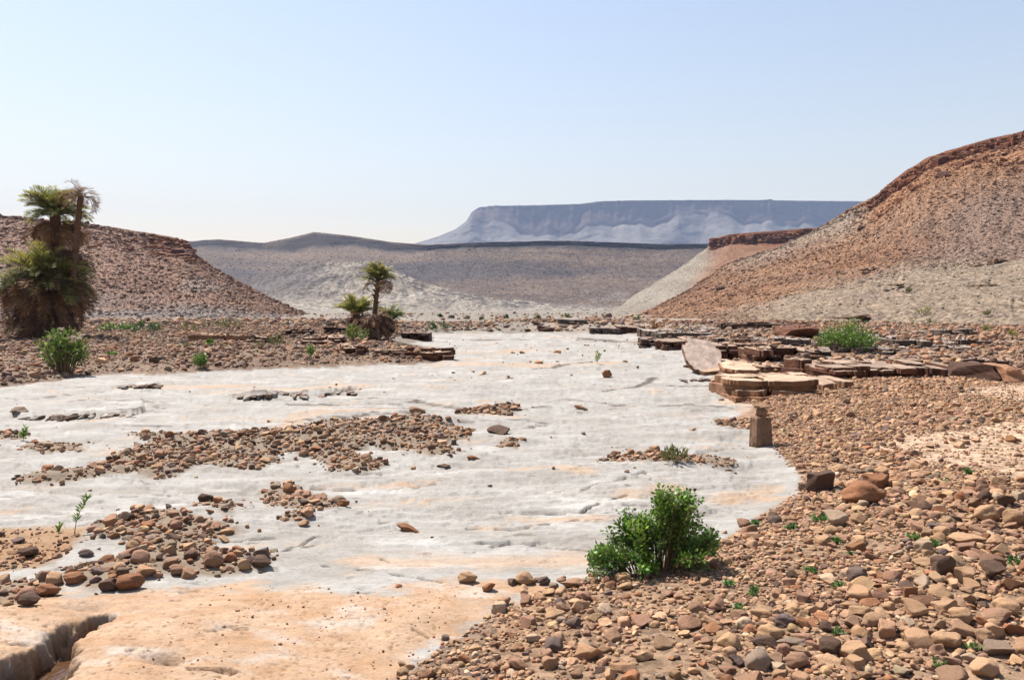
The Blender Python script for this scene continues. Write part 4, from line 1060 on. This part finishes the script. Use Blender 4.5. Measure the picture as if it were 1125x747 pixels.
# scree on the hills
def scree(name, hill, n, smin, smax, label, seed, keep=None, dark=1.0):
    P, vv, U, col = hill[:4]
    rng = np.random.default_rng(seed)
    nr, nc = P.shape[:2]
    vs, fs, cs = [], [], []
    i = rng.integers(7, nr - 2, n * 3); j = rng.integers(0, nc - 2, n * 3)
    ok = (vv[i, j] >= 0) & (U[i, j] > -420) & (U[i, j] < 1210); i, j = i[ok][:n], j[ok][:n]; n = len(i)
    a, b = rng.uniform(size=(n, 1)), rng.uniform(size=(n, 1))
    p = P[i, j] * (1 - a) * (1 - b) + P[i + 1, j] * a * (1 - b) + P[i, j + 1] * (1 - a) * b + P[i + 1, j + 1] * a * b
    s = np.clip(smin * np.exp(rng.exponential(0.5, n)), smin, smax) * np.clip(p[:, 1] / 110, 0.4, 9)
    if keep is not None:
        kk = rng.uniform(size=n) < keep(vv[i, j], U[i, j]); p, s, i, j = p[kk], s[kk], i[kk], j[kk]; n = len(i)
    pool = [POOL[0][k][q] for k in ('angular', 'block', 'flat') for q in range(4)]
    pick = rng.integers(len(pool), size=n); off = 0
    Rm = rotm(rng.uniform(0, 6.28, n), rng.normal(0, 0.3, n), rng.normal(0, 0.3, n))
    c = col[i, j] * np.exp(rng.normal(size=(n, 1)) * 0.32)
    for q, (v, f) in enumerate(pool):
        m_ = pick == q; k = int(m_.sum())
        if not k: continue
        w = np.einsum('nij,vj->nvi', Rm[m_], v) * s[m_][:, None, None] + p[m_][:, None, :]
        vs.append(w.reshape(-1, 3)); fs.append((f[None] + (np.arange(k) * len(v))[:, None, None] + off).reshape(-1, 3)); cs.append(np.repeat(c[m_], len(v), 0)); off += k * len(v)
    o = link(name, np_mesh(name, np.vstack(vs), np.vstack(fs), np.vstack(cs), smooth=False), M_pile)
    tag(o, label, 'scree', kind='stuff')
scree('scree', hillR, 120000, 0.036, 0.26, 'loose orange-brown stones covering the big right hill', 1, lambda v, U: np.where((v > 2.0) & (U > 830), 0.25, 1.0))
scree('scree', hillL, 95000, 0.048, 0.34, 'loose dark brown stones covering the left hill', 2)
scree('scree', plateau, 30000, 0.035, 0.12, 'dark boulders strewn over the slope of the plateau', 3, lambda v, U: np.where(v < 0.9, 0.0, np.exp(-((v - 1.95) / 0.5) ** 2) * 0.8 + 0.2))

# cairn: an upright stone with two stones balanced on it
xa, ya, za = G(839, 491); s = ya / F
V, Fc, _c = slab_mesh(19.5 * s, 15 * s, 34 * s, np.random.default_rng(31), 1, 0.16, e=0.5)
V[:, 2] -= 0.02; V[:, :2] *= (1.06 - 0.16 * V[:, 2:3] / V[:, 2].max())
V += (noise2(V[:, 0] * 9 + V[:, 2] * 7, V[:, 1] * 9 - V[:, 2] * 5, 3) * 0.012)[:, None] * np.array([1, 1, 0.3])
me = np_mesh('upright_stone', V, Fc); me.materials.append(M_stone)
o = link('upright_stone', me); o.location = (xa, ya + 0.1, za); o.color = (0.30, 0.175, 0.11, 1); o.rotation_euler = (0, R(-2), 0.3)
tag(o, 'brown upright stone post standing on the pale slab with two stones balanced on top', 'standing stone')
ztop = za + V[:, 2].max()
for k, (w, hh, dz, dx, c, lab) in enumerate(((15, 10, -0.01, 0.0, (0.36, 0.21, 0.13), 'squat brown stone balanced on the upright stone post'),
                                             (20, 6, 0.09, 0.005, (0.42, 0.25, 0.15), 'thin flat tan stone on the very top of the cairn'))):
    V, Fc = stone_shape(np.random.default_rng(41 + k), 3, 'round' if k == 0 else 'flat')
    V = V * np.array([w / 2 * s, w / 2.4 * s, 1]); V[:, 2] *= hh * s / (V[:, 2].max() - V[:, 2].min()); V[:, 2] -= V[:, 2].min()
    me = np_mesh('balanced_stone', V, Fc); me.materials.append(M_stone)
    o = link('balanced_stone', me); o.location = (xa + dx, ya + 0.1, ztop + dz); o.color = (*c, 1); o.rotation_euler = (0, 0.05, 0.2)
    tag(o, lab, 'balanced stone', 'cairn stones')

# ------------------------------------------------------------------ plants
class MB:
    def __init__(s): s.v, s.f, s.c = [], [], []
    def quad(s, pts, col):
        n = len(s.v); s.v += [tuple(p) for p in pts]; s.f.append((n, n + 1, n + 2, n + 3)); s.c += [col] * 4
    def tube(s, pts, rads, col, k=5):
        n0 = len(s.v)
        for i, p in enumerate(pts):
            t = (Vector(pts[min(i + 1, len(pts) - 1)]) - Vector(pts[max(i - 1, 0)])).normalized()
            a = t.orthogonal().normalized(); b = t.cross(a)
            for j in range(k):
                an = 2 * math.pi * j / k
                s.v.append(tuple(Vector(p) + (a * math.cos(an) + b * math.sin(an)) * rads[i])); s.c.append(col)
        for i in range(len(pts) - 1):
            for j in range(k):
                q = (j + 1) % k
                s.f.append((n0 + i * k + j, n0 + i * k + q, n0 + (i + 1) * k + q, n0 + (i + 1) * k + j))
    def build(s, name, m, parent=None, smooth=False):
        return link(name, np_mesh(name, np.array(s.v), np.array(s.f), np.array(s.c), smooth), m, parent)

def jit(c, a=0.25):
    k = math.exp(random.gauss(0, a)); return (c[0] * k * random.uniform(0.85, 1.15), c[1] * k, c[2] * k)

def leaf(mb, p, d, L, w, col):
    d = Vector(d).normalized()
    sd = d.cross(Vector((random.gauss(0, 1), random.gauss(0, 1), random.gauss(0, 1)))).normalized()
    p = Vector(p)
    mb.quad((p, p + d * L * 0.45 + sd * w / 2, p + d * L, p + d * L * 0.45 - sd * w / 2), col)

def frond(mb, base, az, el, L, droop, col, tip, n=26, ll=0.32, lw=0.035, fold=0.5):
    pts = []; p = Vector(base); e = el; st = L / 12
    for i in range(13):
        pts.append(p.copy())
        p = p + Vector((math.cos(az) * math.cos(e), math.sin(az) * math.cos(e), math.sin(e))) * st
        e -= droop / 12 * (0.5 + i / 8)
    mb.tube(pts, [0.022 * (1 - 0.8 * i / 12) for i in range(13)], tuple(0.8 * a + 0.02 for a in col), 3)
    side0 = Vector((-math.sin(az), math.cos(az), 0))
    for q in range(n):
        t = 0.16 + 0.84 * (q + random.random() * 0.6) / n
        i = min(int(t * 12), 11); fr = t * 12 - i
        P = pts[i].lerp(pts[i + 1], min(fr, 1)); T = (pts[i + 1] - pts[i]).normalized()
        up = side0.cross(T) * -1
        l = ll * (0.55 + 0.9 * math.sin(math.pi * min(1, t * 0.85 + 0.12))) * random.uniform(0.8, 1.1)
        for s_ in (-1, 1):
            d = (T * 0.75 + side0 * s_ * 0.75 + up * (fold + random.gauss(0, 0.15)) - Vector((0, 0, 0.15))).normalized()
            k = min(1, max(0, t * 0.7 + random.gauss(0, 0.2)))
            c = jit(tuple(a + (b - a) * k for a, b in zip(col, tip)), 0.18)
            nrm = d.cross(T).normalized(); w = nrm.cross(d).normalized() * lw / 2
            mb.quad((P - w * 0.5, P + d * l * 0.4 - w, P + d * l, P + d * l * 0.4 + w), c)

GRN, GTIP = (0.12, 0.14, 0.03), (0.34, 0.30, 0.08)
DBR, DTIP = (0.15, 0.075, 0.035), (0.28, 0.155, 0.075)
def palm(label, px, py, trunk_px, crown, skirt, group, lean=(0, 0), tr=0.17, boots=True):
    """trunk_px: photo pixel of the crown's heart; crown/skirt: (count, length px, el range, droop, colour pair)."""
    x, y, z = G(px, py)
    s = y / F
    root = empty('palm_tree', (x, y, z)); tag(root, label, 'palm tree', group)
    hx_, hz_ = (trunk_px[0] - px) * s, (py - trunk_px[1]) * s
    top = Vector((hx_, lean[1], hz_))
    t = MB(); pts, rad = [], []
    n = 26
    for i in range(n + 1):
        k = i / n
        p = Vector((hx_ * k ** 1.5 + lean[0] * math.sin(math.pi * k), lean[1] * k, hz_ * k - 0.15 * (1 - k)))
        pts.append(p); rad.append(tr * (1.25 - 0.35 * k) * (1 + (0.13 if i % 2 else -0.04)))
    t.tube(pts, rad, (0.1, 0.06, 0.04), 10)
    if boots:
        for i in range(150):
            k = random.uniform(0.03, 1); p = pts[int(k * n)]; a = random.uniform(0, 6.28)
            d = Vector((math.cos(a), math.sin(a), 0.9)); b = p + Vector((math.cos(a), math.sin(a), 0)) * tr * 0.9
            sd = Vector((-math.sin(a), math.cos(a), 0)) * 0.05
            t.quad((b - sd, b + sd, b + d * 0.16 + sd * 0.5, b + d * 0.16 - sd * 0.5), (0.1, 0.06, 0.04))
    t.build('trunk', M_bark, root)
    for nm, m, specs in (('crown', M_frond, crown), ('dead_fronds', M_dead, skirt)):
        if not specs: continue
        mb = MB()
        for (cnt, Lp, e0, e1, drp, c0, c1, offp, spread, nl, azr) in specs:
            for q in range(cnt):
                az = random.uniform(*azr); el = random.uniform(e0, e1)
                b = top + Vector((offp[0] * s + math.cos(az) * spread, math.sin(az) * spread, -offp[1] * s + random.uniform(-1, 1) * spread * 1.2))
                frond(mb, b, az, el, Lp * s * random.uniform(0.75, 1.12), drp * random.uniform(0.7, 1.3), jit(c0, .15), c1, nl, 0.32 * min(1.2, Lp * s / 1.5), 0.036)
        mb.build(nm, m, root)
    return root
ALL = (0, 6.2832)
PG = 'date palms on the left bank'
# big left clump
palm('tall green-topped palm standing at the back of the left clump', 62, 371, (60, 236),
     [(85, 33, 0.0, 1.45, 0.9, GRN, GTIP, (0, 0), 0.10, 26, ALL)],
     [(44, 36, -0.5, 0.2, 2.0, DBR, DTIP, (4, 12), 0.15, 20, ALL), (34, 32, -0.9, 0.0, 1.4, DBR, (0.2, .11, .055), (0, 38), 0.2, 16, ALL), (60, 36, -1.0, 0.1, 0.9, (0.09, .05, .03), DBR, (2, 45), 0.3, 16, ALL), (60, 40, -1.0, 0.1, 0.9, (0.08, .045, .026), DBR, (4, 75), 0.3, 16, ALL)], PG, lean=(-0.1, 0.3), tr=0.24)
palm('broad low palm with a huge brown skirt of dead fronds', 52, 372, (50, 308),
     [(110, 46, -0.1, 1.5, 0.9, (0.09, .105, .025), GTIP, (-2, 4), 0.28, 30, ALL), (26, 46, 0.0, 0.6, 0.8, (0.09, .09, .03), (0.16, .13, .05), (0, 6), 0.2, 26, ALL)],
     [(90, 47, -0.5, 0.2, 1.2, DBR, (0.24, .13, .06), (0, 8), 0.3, 26, ALL), (60, 46, -1.0, -0.2, 0.9, (0.10, .055, .032), DBR, (0, 26), 0.35, 20, ALL), (70, 28, -1.2, -0.2, 0.5, (0.06, .035, .02), (0.1, .06, .035), (2, 44), 0.45, 14, ALL)], PG, tr=0.45)
palm('thin leaning palm with only dead brown fronds on top of the left clump', 77, 372, (102, 219), [],
     [(19, 28, 0.1, 1.4, 2.6, (0.19, .10, .05), (0.28, .155, .075), (0, 0), 0.06, 14, ALL)], PG, lean=(0.1, -0.8), tr=0.125)
# small palm group
PG2 = 'small palms by the end of the riverbed'
palm('slender small palm with a tufted crown and drooping dead fronds', 410, 374, (416, 308),
     [(60, 20, 0.25, 1.5, 0.7, (0.085, .11, .035), (0.3, .25, .07), (0, 0), 0.08, 24, ALL)],
     [(11, 21, 0.1, 0.5, 2.6, DBR, (0.34, .2, .09), (0, 3), 0.06, 12, ALL), (70, 17, -0.9, 0.3, 0.9, (0.12, .065, .04), DBR, (-8, 48), 0.4, 16, ALL), (50, 20, 0.2, 1.2, 1.6, (0.18, .10, .06), (0.26, .16, .10), (-10, 50), 0.35, 14, ALL)], PG2, lean=(0, 0), tr=0.10)
palm('short bushy palm on the left of the slender palm', 393, 372, (391, 344),
     [(60, 20, 0.3, 1.45, 0.6, GRN, GTIP, (0, 0), 0.12, 24, ALL)], [(18, 12, -0.9, 0.2, 0.9, (0.1, .06, .035), DBR, (0, 8), 0.12, 12, ALL)], PG2, tr=0.14)
palm('low rounded palm on the right of the slender palm', 428, 367, (427, 350),
     [(60, 16, 0.0, 1.4, 0.8, (0.085, .12, .035), (0.25, .24, .07), (0, 0), 0.16, 22, ALL)], [(30, 12, -0.9, 0.1, 0.9, (0.09, .055, .035), (0.16, .1, .06), (-1, 4), 0.22, 12, ALL)], PG2, tr=0.16)

def shrub(name, label, px, py, wpx, hpx, nleaf, leaf_px, cols, group=None, stems=12, upright=0.0, cat='shrub', depth=0.8, shape=None, ground=None, parts=True):
    x, y, z = ground or G(px, py); s = y / F
    root = empty(name, (x, y, z)); tag(root, label, cat, group)
    st, lf = MB(), MB(); w, h = wpx * s, hpx * s
    L = leaf_px * s
    per = max(3, nleaf // stems)
    for i in range(stems):
        a = random.uniform(0, 6.2832); r = math.sqrt(random.random())
        tx = math.cos(a) * r; ty = math.sin(a) * r
        lim = shape(tx) if shape else math.sqrt(max(0.06, 1 - 0.85 * r * r))
        tz = lim * random.uniform(0.45, 1.0) if not upright else lim * random.uniform(0.75, 1.05)
        b = Vector((tx * w * 0.18, ty * w * depth * 0.18, -0.02)); e = Vector((tx * w / 2, ty * w * depth / 2, tz * h))
        m_ = b.lerp(e, 0.5) + Vector((0, 0, h * 0.10))
        pts = []
        for k in range(6):
            t = k / 5; pts.append(b * (1 - t) ** 2 + m_ * 2 * t * (1 - t) + e * t * t)
        r0 = max(0.003, 0.012 * h)
        st.tube(pts, [r0 * (1 - 0.75 * k / 5) for k in range(6)], (0.16, .11, .06), 4)
        for q in range(per):
            t = random.uniform(0.22, 1.0) ** 0.7
            k = min(4, int(t * 5)); p = pts[k].lerp(pts[k + 1], t * 5 - k)
            sp_ = 0.16 * h * (1 - upright * 0.7)
            p = p + Vector((random.gauss(0, 1), random.gauss(0, 1), random.gauss(0, 1))) * sp_ * 0.55
            if p.z < 0.01: p.z = random.uniform(0.01, 0.1 * h)
            d = (pts[k + 1] - pts[k]).normalized() * (0.5 + upright) + Vector((random.gauss(0, .6), random.gauss(0, .6), random.gauss(0.15, .5)))
            leaf(lf, p, d, L * random.uniform(0.7, 1.25), L * (0.55 if upright < 0.5 else 0.2), jit(random.choice(cols), 0.22))
    st.build('stems', M_stem, root); lf.build('leaves', M_leaf, root)
    return root
VIV = [(0.10, 0.18, 0.025), (0.14, 0.23, 0.03), (0.06, 0.115, 0.02)]
OLV = [(0.14, 0.14, 0.05), (0.19, 0.17, 0.06), (0.10, 0.10, 0.045)]
YEL = [(0.22, 0.21, 0.05), (0.27, 0.24, 0.06), (0.15, 0.16, 0.04)]
RED = [(0.30, 0.11, 0.035), (0.34, 0.16, 0.05), (0.16, 0.14, 0.05), (0.24, 0.08, 0.03)]
# foreground bush, built branch by branch
def big_bush():
    x, y, z = BUSHP; s = y / F
    root = empty('leafy_bush', (x, y, z)); tag(root, 'bright green small-leaved bush at the edge of the slab in the foreground', 'bush')
    st, lf = MB(), MB()
    ex = [-74, -70, -62, -54, -48, -36, -20, -6, 4, 14, 26, 38, 45, 50, 60, 66]
    ez = [14, 26, 40, 54, 64, 68, 66, 72, 96, 98, 88, 94, 76, 60, 52, 36]
    random.seed(21)
    for i in range(150):
        tx = random.uniform(-78, 72) if i > 22 else random.uniform(4, 44); top = float(np.interp(tx, ex, ez))
        base_z = -tx * -0.12 if tx > 0 else tx * 0.10
        tz = max(4, top * random.uniform(0.22, 0.98) if i % 3 else top * random.uniform(0.8, 1.06))
        ty = random.gauss(0, 1) * 19
        if i <= 22: tz = top * random.uniform(0.86, 1.04); ty *= 0.5
        tz *= max(0.35, 1 - (ty / 62) ** 2)
        if tx > 30: base_z = (tx - 30) * 0.55; tz = max(tz, base_z + 8)
        b = Vector((tx * 0.5 * s, ty * 0.3 * s, base_z * 0.3 * s)); e = Vector((tx * s, ty * s, tz * s))
        m_ = b.lerp(e, 0.5) + Vector((-tx * 0.08 * s, 0, 10 * s))
        pts = [b * (1 - t) ** 2 + m_ * 2 * t * (1 - t) + e * t * t for t in [k / 7 for k in range(8)]]
        st.tube(pts, [0.0045 * (1 - 0.75 * k / 7) for k in range(8)], (0.2, .15, .07), 4)
        c0 = jit(random.choice([(0.11, 0.20, 0.03), (0.16, 0.27, 0.04), (0.06, 0.115, 0.02)]), 0.25)
        for q in range(58):
            t = 0.25 + 0.75 * (q / 58) ** 0.8
            k = min(6, int(t * 7)); p = pts[k].lerp(pts[k + 1], t * 7 - k)
            a = q * 2.4 + random.random()
            T = (pts[k + 1] - pts[k]).normalized(); o1 = T.orthogonal().normalized(); o2 = T.cross(o1)
            d = o1 * math.cos(a) + o2 * math.sin(a) + T * 0.5 + Vector((0, 0, 0.25))
            off = random.random() ** 1.5 * 0.045
            if off > 0.02 and random.random() < 0.3: st.tube([p, p + d.normalized() * off], [0.0016, 0.001], (0.2, .15, .07), 3)
            leaf(lf, p + d.normalized() * off, d, random.uniform(0.018, 0.034), random.uniform(0.015, 0.024), jit(c0, 0.22))
    st.build('stems', M_stem, root); lf.build('leaves', M_leaf, root)
big_bush()
shrub('leafy_bush', 'round dark green bush growing on the layered rock shelf', 929, 385, 66, 34, 3800, 2.6, VIV, stems=90, cat='bush', depth=0.9)
fb = shrub('flowering_bush', 'bright green bush with pale flower heads in front of the big palm clump', 70, 410, 52, 54, 1500, 4.5, [(0.10, .16, .03), (0.15, .22, .045), (0.07, .11, .03), (0.22, .25, .07)], stems=44, upright=0.35, cat='bush')
fl = MB(); sfl = G(70, 410)[1] / F
for q in range(14):
    fl = MB(); a = random.uniform(-1, 1); c_ = Vector((a * 20 * sfl, random.uniform(-0.3, 0.3), (46 + random.uniform(-3, 6) - abs(a) * 12) * sfl))
    for j in range(16): leaf(fl, c_ + Vector((random.uniform(-.04, .04), random.uniform(-.04, .04), random.uniform(-.02, .02))), (random.gauss(0, 1), random.gauss(0, 1), 0.6), 0.07, 0.05, jit((0.42, 0.33, 0.26), 0.15))
    fl.build('flower_head', M_leaf, fb)
SG = 'low shrubs on the left bank'
for a in [
 (125, 364, 40, 9, 500, 2.6, VIV, 'low spreading bright green shrub right of the big palm clump'),
 (160, 365, 36, 13, 500, 2.6, [(0.06, .10, .03), (0.09, .12, .04)], 'dark green mounded shrub second to the right of the palm clump'),
 (207, 364, 22, 12, 260, 3, OLV, 'small olive tuft left of the wide pale grass clump'),
 (252, 364, 34, 14, 420, 3, OLV, 'wide olive-yellow grass clump behind the flat rock pavement'),
 (228, 362, 10, 9, 120, 3, OLV, 'tiny olive tuft between two larger tufts'),
 (304, 382, 26, 16, 420, 2.6, OLV, 'rounded olive shrub in front of the dark rock on the left bank'),
 (220, 405, 19, 18, 420, 2.8, VIV, 'round vivid green shrub at the edge of the pale slab on the left bank'),
 (341, 395, 8, 17, 90, 4, [(0.12, .2, .05), (0.16, .22, .06)], 'narrow light green sprout on the left bank'),
 (115, 338, 12, 11, 120, 3, OLV, 'dry olive shrub on the foot of the left hill'),
 (145, 341, 12, 6, 70, 3, OLV, 'small dry tuft right of the shrub at the hill foot'),
 (182, 342, 10, 6, 70, 3, OLV, 'lone green tuft along the foot of the left hill'),
 (13, 366, 14, 9, 120, 3, OLV, 'small dull shrub at the left of the big palm clump'),
 (390, 376, 30, 20, 520, 2.6, [(0.14, .18, .04), (0.2, .23, .05), (0.10, .13, .03)], 'fresh yellow-green shrub at the foot of the small palms'),
 (482, 364, 28, 10, 240, 3, [(0.09, .13, .05), (0.12, .15, .06)], 'pale green low shrub right of the small palms at the end of the riverbed'),
 (232, 380, 12, 7, 100, 3, VIV, 'small green weed on the flat rock pavement'),
 (205, 383, 12, 8, 100, 3, OLV, 'small yellowish weed left of the flat rock pavement'),
 (282, 383, 16, 9, 130, 3, OLV, 'low olive weed left of the rounded olive shrub'),
 (124, 391, 10, 5, 60, 3, VIV, 'flat green weed among stones right of the flowering bush')]:
    shrub('low_shrub', a[7], a[0], a[1], a[2], a[3], a[4], a[5], a[6], SG, stems=max(8, a[4] // 22), upright=0.7 if a[6] is OLV else 0.2)
shrub('red_shrub', 'orange-red dry shrub at the far left end of the rock shelf', 720, 372, 20, 20, 420, 2.6, RED, stems=26, upright=0.3)
shrub('red_shrub', 'low straw-coloured shrub right of the orange-red one', 740, 366, 16, 8, 160, 2.6, [(0.3, .2, .09), (0.25, .17, .08)], stems=12, upright=0.4)

def hill_ground(hill, px, py):
    P = hill[0]; X_, Y_, _ = project(P[..., 0], P[..., 1], P[..., 2])
    m_ = hill[1] >= 1
    d = np.where(m_, np.hypot(X_ - px, Y_ - py), 1e9); i = np.unravel_index(np.argmin(d), d.shape)
    return tuple(float(q) for q in P[i])
HG = 'shrubs on the right hill apron'
for (px, py, w, h_, c, lab) in [(1016, 346, 20, 12, YEL, 'yellow-green shrub beside the end of the dark ledge on the hill foot'), (1020, 361, 16, 11, OLV, 'dark olive shrub below the yellow-green one'),
                          (1002, 362, 11, 9, OLV, 'small olive shrub left of the dark olive shrub'), (1083, 349, 10, 7, OLV, 'small grey-green shrub right of the others on the hill foot'),
                          (1084, 366, 11, 8, YEL, 'small yellowish shrub on the stones right of the highest grey slab'), (999, 322, 7, 6, OLV, 'tiny dark shrub highest on the hill foot'), (1112, 371, 14, 8, YEL, 'yellowish weed near the right frame edge on the stony slope')]:
    gp = hill_ground(hillR, px, py)
    gz = G(px, py)
    shrub('low_shrub', lab, px, py, w, h_, 240, 2.6, c, HG, stems=14, upright=0.6, ground=gp if gp[1] < gz[1] * 1.0 or py < 365 else gz)

# thin sprigs and weeds
def sprig(label, px, py, hpx, n, cols, group, lean=0.1, k=3, leaf_px=6):
    x, y, z = G(px, py); s = y / F; root = empty('sprig', (x, y, z)); tag(root, label, 'plant', group)
    st, lf = MB(), MB()
    for q in range(k):
        h = hpx * s * (1 if q == 0 else random.uniform(0.35, 0.7)); a = random.uniform(0, 6.28); ln = lean if q == 0 else random.uniform(0.1, 0.4)
        pts = [Vector((math.cos(a * (q > 0)) * ln * h * t * t, math.sin(a) * ln * h * t * t * (q > 0), h * t - 0.01)) for t in [i / 6 for i in range(7)]]
        st.tube(pts, [max(0.0025, 0.012 * h) * (1 - 0.6 * i / 6) for i in range(7)], (0.12, .15, .04), 4)
        for j in range(n):
            t = random.uniform(0.2 if q else 0.35, 1); i = min(5, int(t * 6)); p = pts[i].lerp(pts[i + 1], t * 6 - i); b = random.uniform(0, 6.28)
            leaf(lf, p, (math.cos(b), math.sin(b), random.uniform(0.5, 1.4)), leaf_px * s * random.uniform(0.7, 1.2), leaf_px * s * 0.28, jit(random.choice(cols), 0.18))
    st.build('stems', M_stem, root); lf.build('leaves', M_leaf, root)
LG_ = [(0.14, .22, .05), (0.19, .26, .06), (0.10, .17, .04)]
SP = 'thin sprigs growing from cracks'
sprig('tall light green sprig rising from the orange dirt at the left', 82, 588, 46, 46, LG_, SP, 0.35, 1, 8)
sprig('short green sprout left of the tall sprig in the orange dirt', 64, 585, 12, 14, LG_, SP, 0.2, 3, 6)
sprig('small green sprig on the pale slab near the left edge', 26, 484, 16, 18, LG_, SP, 0.1, 3, 6)
sprig('single light green sprig in the middle of the far riverbed', 656, 400, 14, 16, LG_, SP, 0.1, 2, 5)
shrub('grass_tuft', 'dry olive grass tuft in the thin gravel line on the slab', 741, 507, 34, 16, 300, 7, OLV, stems=34, upright=1.0, cat='grass tuft')
WG = 'small green weeds among the cobbles'
for (px, py, w, lab) in [(903, 573, 18, 'green weed left of the pale pyramid-shaped stone'), (943, 570, 10, 'tiny weed right of the pale pyramid-shaped stone'), (916, 597, 12, 'weed below the pale pyramid-shaped stone'),
     (1003, 593, 14, 'weed left of the wide thin tan slab'), (1026, 602, 14, 'bright weed just below the wide thin tan slab'), (889, 630, 12, 'weed left of the egg-shaped purplish stone'), (931, 612, 10, 'small weed behind the egg-shaped purplish stone'),
     (922, 648, 16, 'weed left in front of the egg-shaped purplish stone'), (800, 645, 12, 'weed right below the green bush'), (828, 655, 18, 'spreading weed in the middle left of the cobbles'), (811, 672, 16, 'pale green weed lower left of the cobbles'),
     (918, 697, 20, 'dark green weed near the bluish-grey plate'), (1070, 715, 16, 'weed behind the pale cream stone'), (1028, 735, 22, 'weed at the bottom of the cobbles left of the wedge-shaped stone'), (830, 578, 10, 'tiny weed by the slab edge behind the bush'),
     (868, 582, 10, 'small weed among cobbles right of the bush'), (1036, 532, 9, 'weed on the edge of the sandy patch'), (1064, 522, 8, 'tiny weed in the sandy patch'), (1113, 620, 14, 'weed at the right frame edge of the cobbles')]:
    shrub('weed', lab, px, py, w, w * 0.5, 60, 5.5, [(0.10, .19, .05), (0.14, .23, .07), (0.07, .14, .04)], WG, stems=9, upright=0.1, cat='weed')
PLN = 'dark shrubs dotted over the valley floor'
for q, (px, py, w, lab) in enumerate([(484, 349, 5, 'leftmost tiny dark shrub on the far plain'), (496, 350, 6, 'tiny dark shrub second along the far plain'), (556, 350, 6, 'tiny shrub in the middle of the far plain'), (590, 352, 9, 'pale green shrub on the far plain behind the dark block'),
                              (530, 352, 6, 'tiny dark shrub just left of the middle of the far plain'), (622, 350, 8, 'tiny pale shrub on the far plain right of the middle'), (700, 353, 8, 'green shrub at the foot of the right hill on the far plain')]):
    shrub('low_shrub', lab, px, py, w, w * 0.75, 120, 2.2, OLV if q > 2 else [(0.05, .06, .03), (0.08, .08, .04)], PLN, stems=10)

# ------------------------------------------------------------------ haze
hz = bpy.data.meshes.new('haze')
a, b0, b1, z0, z1 = 4500, -200, 4500, -1.8, 560
vs = [(-a, b0, z0), (a, b0, z0), (a, b1, z0), (-a, b1, z0), (-a, b0, z1), (a, b0, z1), (a, b1, z1), (-a, b1, z1)]
hz.from_pydata(vs, [], [(3, 2, 1, 0), (4, 5, 6, 7), (0, 1, 5, 4), (1, 2, 6, 5), (2, 3, 7, 6), (3, 0, 4, 7)])
M_haze = bpy.data.materials.new('haze'); M_haze.use_nodes = True
nt = M_haze.node_tree; nt.nodes.remove(nt.nodes['Principled BSDF'])
pv = nt.nodes.new('ShaderNodeVolumePrincipled'); pv.inputs['Color'].default_value = (0.46, 0.59, 0.87, 1); pv.inputs['Density'].default_value = 0.00015; pv.inputs['Anisotropy'].default_value = 0.0
nt.links.new(pv.outputs[0], nt.nodes['Material Output'].inputs['Volume'])
o = link('haze', hz, M_haze); tag(o, 'pale blue desert haze filling the valley', 'haze', kind='stuff')
o.display_type = 'WIRE'

# ------------------------------------------------------------------ light
EL, AZ = R(58), R(-48)
sd = Vector((math.sin(AZ) * math.cos(EL), math.cos(AZ) * math.cos(EL), math.sin(EL)))
sun = bpy.data.lights.new('sun', 'SUN'); sun.energy = 5.0; sun.angle = R(0.53); sun.color = (1.0, 0.94, 0.86)
so_ = bpy.data.objects.new('sun', sun); so_.rotation_euler = sd.to_track_quat('Z', 'Y').to_euler(); so_.location = (0, 0, 100); C.objects.link(so_)
w = bpy.data.worlds.new('World'); sc.world = w; w.use_nodes = True
nt = w.node_tree; bg = nt.nodes['Background']
sky = nt.nodes.new('ShaderNodeTexSky'); sky.sky_type = 'NISHITA'; sky.sun_disc = False
sky.sun_elevation = EL; sky.sun_rotation = AZ % (2 * math.pi); sky.altitude = 600; sky.air_density = 2.0; sky.dust_density = 1.0; sky.ozone_density = 0.0
wb = nt.nodes.new('ShaderNodeVectorMath'); wb.operation = 'MULTIPLY'; wb.inputs[1].default_value = (1.02, 0.922, 0.985)   # the camera's white balance
nt.links.new(sky.outputs[0], wb.inputs[0]); nt.links.new(wb.outputs[0], bg.inputs['Color']); bg.inputs['Strength'].default_value = 0.072

sc.view_settings.view_transform = 'Standard'; sc.view_settings.look = 'None'; sc.view_settings.gamma = 1; sc.view_settings.exposure = 1.1
sc.view_settings.use_curve_mapping = False
sc.cycles.use_denoising = True
sc.cycles.denoiser = 'OPENIMAGEDENOISE'
sc.cycles.denoising_prefilter = 'ACCURATE'
sc.cycles.max_bounces = 5; sc.cycles.diffuse_bounces = 2; sc.cycles.glossy_bounces = 2; sc.cycles.transmission_bounces = 3; sc.cycles.volume_bounces = 0; sc.cycles.transparent_max_bounces = 4
sc.cycles.use_adaptive_sampling = True; sc.cycles.adaptive_threshold = 0.02
